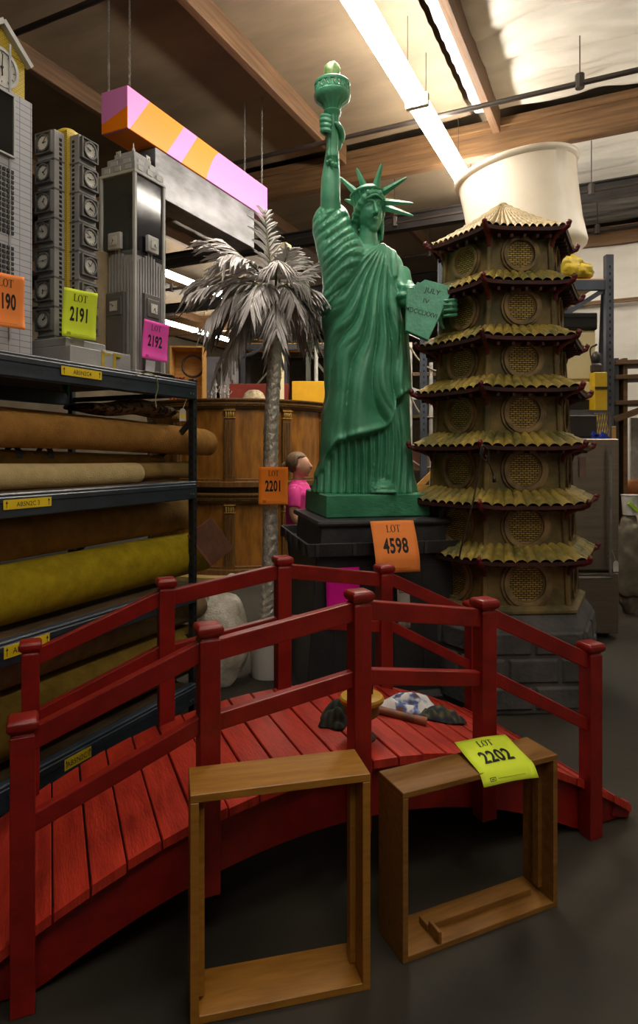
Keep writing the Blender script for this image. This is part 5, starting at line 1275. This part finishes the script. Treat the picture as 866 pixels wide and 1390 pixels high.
for s_ in (-1, 1): b.tube([(s_*.12, .01, 1.275), (s_*.17, .005, 1.21), (s_*.198, -.002, 1.10)], [.07, .064, .062], 18, seg=10)
b.build('shirt', m_shirt, pe, remesh=.011)
b = MB().tube([(0, 0, .94), (0, 0, .86), (0, 0, .80)], [.165, .178, .165], 28, seg=6, sy=.72)
for s_ in (-1, 1): b.tube([(s_*.085, 0, .88), (s_*.09, -.01, .65), (s_*.09, -.01, .45), (s_*.09, .01, .25), (s_*.09, .01, .07)], [.105, .088, .068, .063, .060], 20, seg=24)
b.build('jeans', m_jean, pe, remesh=.012)
for s_ in (-1, 1): MB().ell((s_*.09, -.045, .045), (.048, .125, .045), 18, 12).build('shoe', m_shoe, pe, smooth=1)

# ================================================================== RIGHT SIDE
# fridge
fr = Vector(at(804, 5.55, 0)); 
m_st = M('stainless', (150, 140, 128), (134, 124, 112), rough=.32, metal=.9, scale=2, stretch=(1, 1, 14), rvar=.04)
fx0, fx1 = P(757, 0, 5.5).x, P(838, 0, 5.5).x
fg = thing('refrigerator', 'tall stainless steel refrigerator with a bottom freezer behind the pagoda', 'refrigerator', (0, 5.5, 0))
cxm = (fx0+fx1)/2; fw = fx1-fx0; H_ = 1.6+20*5.5/870
MB().box((cxm+.012, .33, H_/2+.02), (fw+.02, .60, H_-.06), bev=.01).build('body', M('fridge_side', (74, 66, 56), rough=.5), fg)
zs = 1.6-(775-615)*5.5/870
MB().box((cxm, .0, (zs+.008+H_)/2), (fw, .05, H_-zs-.016), bev=.008).build('upper_door', m_st, fg)
MB().box((cxm, .0, (zs-.008+.05)/2), (fw, .05, zs-.07), bev=.008).build('freezer_door', m_st, fg)
hx = P(831, 0, 5.4).x
MB().tube([(hx, -.07, 1.6+8*5.5/870), (hx, -.07, 1.6-165*5.5/870)], .012, 12).tube([(hx, -.07, 1.55), (hx, -.02, 1.55)], .008, 8).tube([(hx, -.07, .72), (hx, -.02, .72)], .008, 8).build('door_handle', m_alu, fg, smooth=40)
MB().tube([(P(772, 0, 5.43).x, -.07, zs-.045), (P(830, 0, 5.43).x, -.07, zs-.045)], .012, 12).tube([(P(778, 0, 5.43).x, -.07, zs-.045), (P(778, 0, 5.43).x, -.02, zs-.045)], .008, 8).tube([(P(824, 0, 5.43).x, -.07, zs-.045), (P(824, 0, 5.43).x, -.02, zs-.045)], .008, 8).build('freezer_handle', m_alu, fg, smooth=40)
for x in (cxm-fw*.4, cxm+fw*.4): MB().tube([(x, .1, 0), (x, .1, .055)], .025, 12).build('foot', m_pipe, fg)
ft = P(836, 768, 5.36)
t = thing('hang_tag', 'small white tag hanging on the refrigerator door handle', 'tag', ft); MB().prism([(-.022, -.05), (.022, -.05), (.022, .02), (.012, .04), (-.012, .04), (-.022, .02)], -.001, .001).build('card', bpy.data.materials['white_card'], t); MB().tube([(0, 0, .035), (-.01, .02, .09), (-.02, .03, .13)], .002, 6).build('string', m_cream, t)
o = MB().box((0, 0, 0), (.055, .002, .17)).build('paper_strip', M('strip_paper', (128, 100, 90), rough=.8), None); o.location = P(791, 634, 5.46); tag(o, 'pale paper strip stuck on the refrigerator door', 'paper')
# crate on the fridge
tcr = thing('milk_crate', 'dark grey lattice plastic crate on top of the refrigerator', 'crate', (P(790, 0, 5.75).x, 5.78, H_-.01))
m_cr = M('crate_grey', (92, 92, 90), (76, 76, 76), rough=.5); hc = .26
b = MB().box((0, 0, .008), (.4, .34, .016)).box((0, -.165, hc-.012), (.4, .012, .024)).box((0, .165, hc-.012), (.4, .012, .024)).box((-.195, 0, hc-.012), (.012, .34, .024)).box((.195, 0, hc-.012), (.012, .34, .024))
for x in (-.195, .195):
    for y in (-.165, .165): b.box((x, y, hc/2), (.016, .016, hc))
for i in range(7):
    y = -.15+i*.05
    for sg in (-1, 1): b.bar((.195, y, .02), (.195, min(.16, max(-.16, y+sg*.09)), hc-.02), .006, .006)
b.build('crate_frame', m_cr, tcr); MB().box((-.04, .02, .12), (.28, .26, .2), bev=.01).build('dark_liner', m_pipe, tcr)
o = MB().grid(2, 4, lambda a, b: ((a-.5)*.05, -.003*b, (b-.5)*.11)).build('yellow_note', m_lab, None, solid=.001); o.location = P(768, 566, 5.606); tag(o, 'small yellow note hanging on the crate above the refrigerator', 'paper')
m_blu = M('clip_blue', (20, 70, 220), rough=.35)
for i, (px, lb) in enumerate(((809, 'blue spring clip on the refrigerator top, left one'), (820, 'blue spring clip on the refrigerator top, right one'))):
    simple('spring_clip', MB().bar((-.035, 0, .06), (.02, 0, .03), .012, .03).bar((-.035, 0, .015), (.02, 0, .035), .012, .03).bar((.01, 0, .03), (.05, 0, .012), .015, .02), m_blu, lb, 'clip', Vector((P(px, 0, 5.56).x, 5.56, H_-.012)), .3*i, 'blue clips on the refrigerator')
simple('wooden_block', MB().box((0, 0, .06), (.05, .1, .12), bev=.004), m_crt, 'small upright wooden block on the refrigerator top corner', 'block', Vector((P(829, 0, 5.7).x, 5.7, H_-.01)))
# cream upper cabinets with a black vent
cc_ = thing('oven_cabinet', 'cream cabinet with a black vent panel on top, behind the pagoda', 'cabinet', (0, 6.6, 0))
x0_, x1_ = P(735, 0, 6.6).x, P(808, 0, 6.6).x; zf = lambda py: 1.6-(py-615)*6.6/870; xm = (x0_+x1_)/2; wW = x1_-x0_
m_crm = M('cream_enamel', (214, 196, 150), (204, 186, 140), rough=.45, scale=3)
MB().box((xm, .3, zf(448)/2), (wW, .6, zf(448)), bev=.01).build('body', m_crm, cc_)
MB().box((xm, -.01, (zf(452)+zf(515))/2), (wW-.02, .03, zf(452)-zf(515)), bev=.006).build('upper_door', m_crm, cc_)
MB().box((xm, -.01, (zf(519)+zf(543))/2), (wW-.02, .03, zf(519)-zf(543)), bev=.006).build('lower_panel', m_crm, cc_)
MB().box((xm, -.005, (zf(543)+zf(556))/2), (wW, .02, zf(543)-zf(556))).build('dark_gap', m_bk, cc_)
b = MB().box((xm, .28, (zf(425)+zf(448))/2), (wW+.02, .62, zf(425)-zf(448)), bev=.01)
for py in (431, 444): b.box((xm, -.035, zf(py)), (wW, .012, .012))
b.build('vent_panel', m_bk, cc_)
# blue pallet rack right
rr = thing('pallet_rack', 'blue grey pallet rack at the right behind the pagoda, holding the tub', 'rack', (0, 7.0, 0))
m_rs = M('rack_slate', (78, 84, 96), (62, 66, 76), rough=.45); xz = lambda px: P(px, 0, 7.0).x; zz7 = lambda py: 1.6-(py-615)*7.0/870
zd = zz7(380)
for px, y in ((826, 0), (600, 0), (826, 1.25), (600, 1.25)):
    x = xz(px); b = MB().box((x, y, (zd+.27)/2), (.085, .07, zd+.27), bev=.004); b.build('upright', m_rs, rr)
    b = MB(); z = 1.9
    while z < zd+.2: b.box((x, y-.036, z), (.02, .002, .03)); z += .075
    b.build('slot_holes', m_bk, rr)
for y in (0, 1.25): MB().box(((xz(600)+xz(826))/2, y, zd-.06), (xz(826)-xz(600), .05, .11), bev=.004).build('beam', m_rs, rr)
MB().box(((xz(600)+xz(826))/2, .62, zd+.005), (xz(826)-xz(600), 1.22, .02)).build('deck', m_crt, rr)
MB().bar((xz(822), .02, zz7(392)), (xz(770), .02, zz7(425)), .05, .05).bar((xz(770), .02, zz7(425)), (xz(700), .02, zz7(470)), .05, .05).build('brace', m_rs, rr)
b = MB().bar((xz(831), .2, zz7(372)), (xz(843), .5, zz7(470)), .05, .06).bar((xz(843), .5, zz7(470)), (xz(843), .5, 0), .05, .06); b.build('side_brace', m_rs, rr)
# big white tub on the rack
m_tub = M('white_polythene', (226, 216, 196), (214, 202, 180), rough=.42, scale=2, rvar=.05)
tub = thing('white_tub', 'huge white plastic tub standing on the rack above the pagoda', 'tub', (P(712, 0, 7.6).x, 7.6, zd+.02), 0, rx=R(0), ry=R(-9))
tub.location.z += .09; tub.location.x += .10
n_ = 96
def tubmod(a, z): return 1-(.035*math.exp(-((((a-R(-62)+PI) % (2*PI))-PI)/.10)**2)*(.45 < z < 1.2))
MB().lathe([(.001, 0), (.50, 0), (.53, .03), (.555, .26), (.565, .28), (.65, .33), (.665, .37), (.66, .44), (.645, .62), (.655, 1.0), (.672, 1.28), (.70, 1.30), (.715, 1.325), (.712, 1.345), (.69, 1.352), (.66, 1.33), (.63, 1.1), (.60, .4), (.5, .1), (.001, .09)], n_, mod=tubmod, caps=False).build('tub_body', m_tub, tub, smooth=50)
# yellow bags
m_bag = M('yellow_bag', (222, 196, 60), (180, 150, 40), rough=.4, scale=9, bump=.4)
for i, (px, w_, h_, lb) in enumerate(((752, .22, .17, 'crumpled yellow bag on the rack left, touching the pagoda roof'), (768, .19, .15, 'crumpled yellow bag on the rack in the middle'), (783, .16, .11, 'crumpled yellow bag on the rack right end'))):
    simple('yellow_bag', MB().ell((0, 0, h_*.92), (w_, .16, h_), 40, 26, fn=lambda d, i=i: 1+.16*noise.noise(Vector((d.x*2.5+i*5, d.y*2.5, d.z*2.5)))+.07*noise.noise(Vector((d.x*7, d.y*7, d.z*7+i)))-.1*(d.z < -.8)), m_bag, lb, 'bag', Vector((P(px, 0, 7.15).x, 7.12, zd+.012)), 0, 'yellow bags beside the tub', smooth=1)
# yellow column
t = thing('yellow_locker', 'narrow mustard yellow locker between the cream cabinet and the rack post', 'locker', (P(816, 0, 6.45).x, 6.6, 0))
zy = 1.6+110*6.45/870
MB().box((0, 0, zy/2), (.125, .3, zy), bev=.006).build('body', M('mustard', (200, 164, 24), (184, 148, 18), rough=.5), t); MB().box((0, -.153, zy-.16), (.126, .008, .025)).build('dark_band', m_pipe, t)
simple('tool_clutter', MB().box((0, 0, .05), (.1, .14, .1), bev=.02).ell((.01, 0, .16), (.05, .05, .07), 12, 8).tube([(-.03, 0, .1), (-.05, 0, .25), (.02, 0, .3)], .01, 6, seg=10), m_pipe, 'black power tool standing on the yellow locker', 'tool', Vector((P(815, 0, 6.45).x, 6.58, zy)), smooth=40).name = 'power_tool'
# wooden trestle / shelf stuff at far right edge
ws = thing('timber_shelf', 'dark timber shelf unit with slanted boards at the right edge', 'shelf', (0, 7.4, 0))
xz4 = lambda px: P(px, 0, 7.4).x; zz4 = lambda py: 1.6-(py-615)*7.4/870
for z in (zz4(490), zz4(510), zz4(545)): MB().box(((xz4(836)+xz4(940))/2, .25, z), (xz4(940)-xz4(836), .5, .05), ry=R(-2), bev=.004).build('board', m_timber, ws)
for px in (840, 852, 936): MB().box((xz4(px), .25, zz4(485)/2), (.05, .4, zz4(485)), bev=.004).build('post', m_bs if px == 840 else m_timber, ws)
MB().bar((xz4(832), -.02, zz4(570)), (xz4(900), -.02, zz4(545)), .04, .07).build('diagonal', m_timber, ws)
simple('tall_white_board', MB().box((0, 0, .5), (.55, .03, 1.0), bev=.004), m_wh, 'white board leaning at the right edge above the clutter', 'board', Vector((P(885, 0, 8.1).x, 8.1, 1.05)), 0).name = 'white_board'
simple('low_table', MB().box((0, 0, 1.02), (.9, .5, .04)).box((-.4, 0, .5), (.05, .4, 1.0)).box((.4, 0, .5), (.05, .4, 1.0)), m_pipe, 'dark table at the right edge carrying the white board', 'table', Vector((P(890, 0, 8.1).x, 8.1, 0)), 0)
simple('orange_cloth', MB().ell((0, 0, .1), (.2, .14, .13), 24, 16, fn=lambda d: 1+.12*noise.noise(d*3)), M('orange_brown', (190, 120, 60), (150, 90, 40), rough=.8), 'orange brown cushion at the right edge in front of the white board', 'cushion', Vector((P(862, 0, 7.9).x, 7.88, 1.045)), 0, smooth=1)
sk = at(853, 6.4, 0)
simple('white_sack', MB().ell((0, 0, .56), (.14, .16, .57), 30, 26, fn=lambda d: 1-.22*d.z*(d.z > -.6)+.16*noise.noise(Vector((d.x*2, d.y*2, d.z*5)))), M('sack_grey', (120, 112, 94), (84, 78, 64), rough=.8), 'tall pale grey sack standing right of the refrigerator', 'sack', sk, 0, smooth=1, remesh=.014)
simple('paint_pail', MB().lathe([(.07, 0), (.085, .19), (.09, .195), (.088, .2), (.08, .19), (.06, .01), (.001, .01)], 28, caps=False), m_wh, 'small white pail on top of the pale sack', 'pail', sk+Vector((.02, 0, .985)), smooth=40)
simple('green_strap', MB().bar((-.05, 0, .08), (.05, 0, 0), .02, .03), M('lime', (190, 240, 40), rough=.6), 'lime green strap beside the white pail', 'strap', sk+Vector((-.0, -.10, 1.03)))
# ---- between statue and pagoda: white scaffold racks, ropes, tables
sf = thing('white_scaffold', 'white tubular railing rack seen between the statue and the pagoda', 'rack', (0, 9.2, 0)); m_wt = M('white_steel', (222, 220, 212), rough=.4)
xx = lambda px: P(px, 0, 9.2).x; z9 = lambda py: 1.6-(py-615)*9.2/870
for px in (557, 573, 585, 640): MB().tube([(xx(px), 0, 0), (xx(px), 0, z9(465 if px == 557 else 492))], .028, 10).build('post', m_wt, sf, smooth=40)
for py in (508, 540, 606): MB().box(((xx(540)+xx(640))/2, 0, z9(py)), (xx(640)-xx(540), .04, .05), bev=.004).build('rail', m_timber if py == 508 else m_wt, sf)
MB().box(((xx(540)+xx(640))/2, .35, z9(608)), (xx(640)-xx(540), .7, .03)).build('shelf_panel', m_wt, sf)
MB().bar((xx(556), .0, z9(452)), (xx(600), .0, z9(472)), .05, .06).bar((xx(556), .0, z9(528)), (xx(600), .0, z9(542)), .05, .06).build('sloping_rail', m_wt, sf)
m_rope = M('rope', (170, 156, 130), rough=.8)
for i, (pts, lb) in enumerate(((((556, 470), (572, 492), (596, 504), (640, 500)), 'topmost sagging rope between statue and pagoda'), (((556, 535), (570, 560), (590, 566), (640, 552)), 'middle sagging rope between statue and pagoda'), (((556, 623), (575, 634), (596, 632), (640, 620)), 'lowest sagging rope between statue and pagoda'))):
    tag(MB().tube([P(a, b_, 9.17) for a, b_ in pts], .012, 8, seg=30).build('rope', m_rope, None, smooth=1), lb, 'rope', 'ropes between statue and pagoda')
wt = thing('work_table', 'cluttered dark work table behind the statue base', 'table', (P(590, 0, 8.2).x, 8.4, 0)); MB().box((0, 0, .98), (1.0, .6, .04), bev=.004).build('table_top', m_pipe, wt)
for x in (-.45, .45):
    for y in (-.25, .25): MB().box((x, y, .48), (.05, .05, .96)).build('leg', m_pipe, wt)
for i, (dx, sz, col, lb) in enumerate(((-.28, (.16, .2, .10), (40, 60, 130), 'blue box on the work table behind the statue base'), (-.12, (.2, .2, .14), (190, 190, 190), 'pale grey box on the work table behind the statue base'), (.03, (.09, .1, .12), (236, 220, 30), 'small yellow box on the work table behind the statue base'))):
    simple('small_box', MB().box((0, 0, sz[2]/2), sz, bev=.004), M('box_%s' % 'abc'[i], col, rough=.6), lb, 'box', Vector((P(590, 0, 8.2).x+dx-.0, 8.3, 1.0)), 0)
simple('wooden_trestle', MB().box((0, 0, 1.2), (.6, .08, .07)).bar((-.25, 0, 0), (-.22, 0, 1.2), .06, .06).bar((.25, 0, 0), (.22, 0, 1.2), .06, .06).bar((-.3, -.02, 1.16), (-.05, -.02, 1.4), .05, .06), m_crt, 'pale wooden trestle between the statue base and the pagoda', 'trestle', Vector((P(596, 0, 7.3).x, 7.3, 0)))
# dark shelving deeper in the hall so that the aisle is not empty
m_far = M('far_goods', (70, 60, 46), (30, 26, 22), rough=.8, scale=3); cols = [(92, 70, 44), (60, 58, 56), (120, 104, 76), (44, 46, 52), (84, 44, 30)]
rq = random.Random(3)
fm = [M('goods_%s' % 'abcde'[i], c, rough=.7, scale=4) for i, c in enumerate(cols)]
for j, (v, u, lb) in enumerate(((-3.3, 12.2, 'dark goods rack far behind the statue'),)):
    t = thing('goods_rack', lb, 'rack', hp(v, u, 0), RZ)
    for x in (-1.1, 1.1):
        for y in (-.4, .4): MB().box((x, y, 1.6), (.07, .07, 3.2)).build('upright', m_bs, t)
    for z in (.3, 1.3, 2.3): MB().box((0, 0, z), (2.3, .9, .06)).build('shelf', m_ply, t)
    for z in (.33, 1.33, 2.33):
        x = -1.0; q = 0
        while x < .9:
            w_ = rq.uniform(.2, .4); h_ = rq.uniform(.3, .75); q += 1
            simple('stored_box', MB().box((0, 0, h_/2), (w_, .5, h_), bev=.006), fm[rq.randrange(5)], 'stored boxes in the shadow on the goods rack %s' % ('behind the pagoda' if j else 'behind the statue'), 'box', hp(v+x+w_/2, u, z), RZ, 'stored boxes on far rack %d' % (j+1)); x += w_+.04
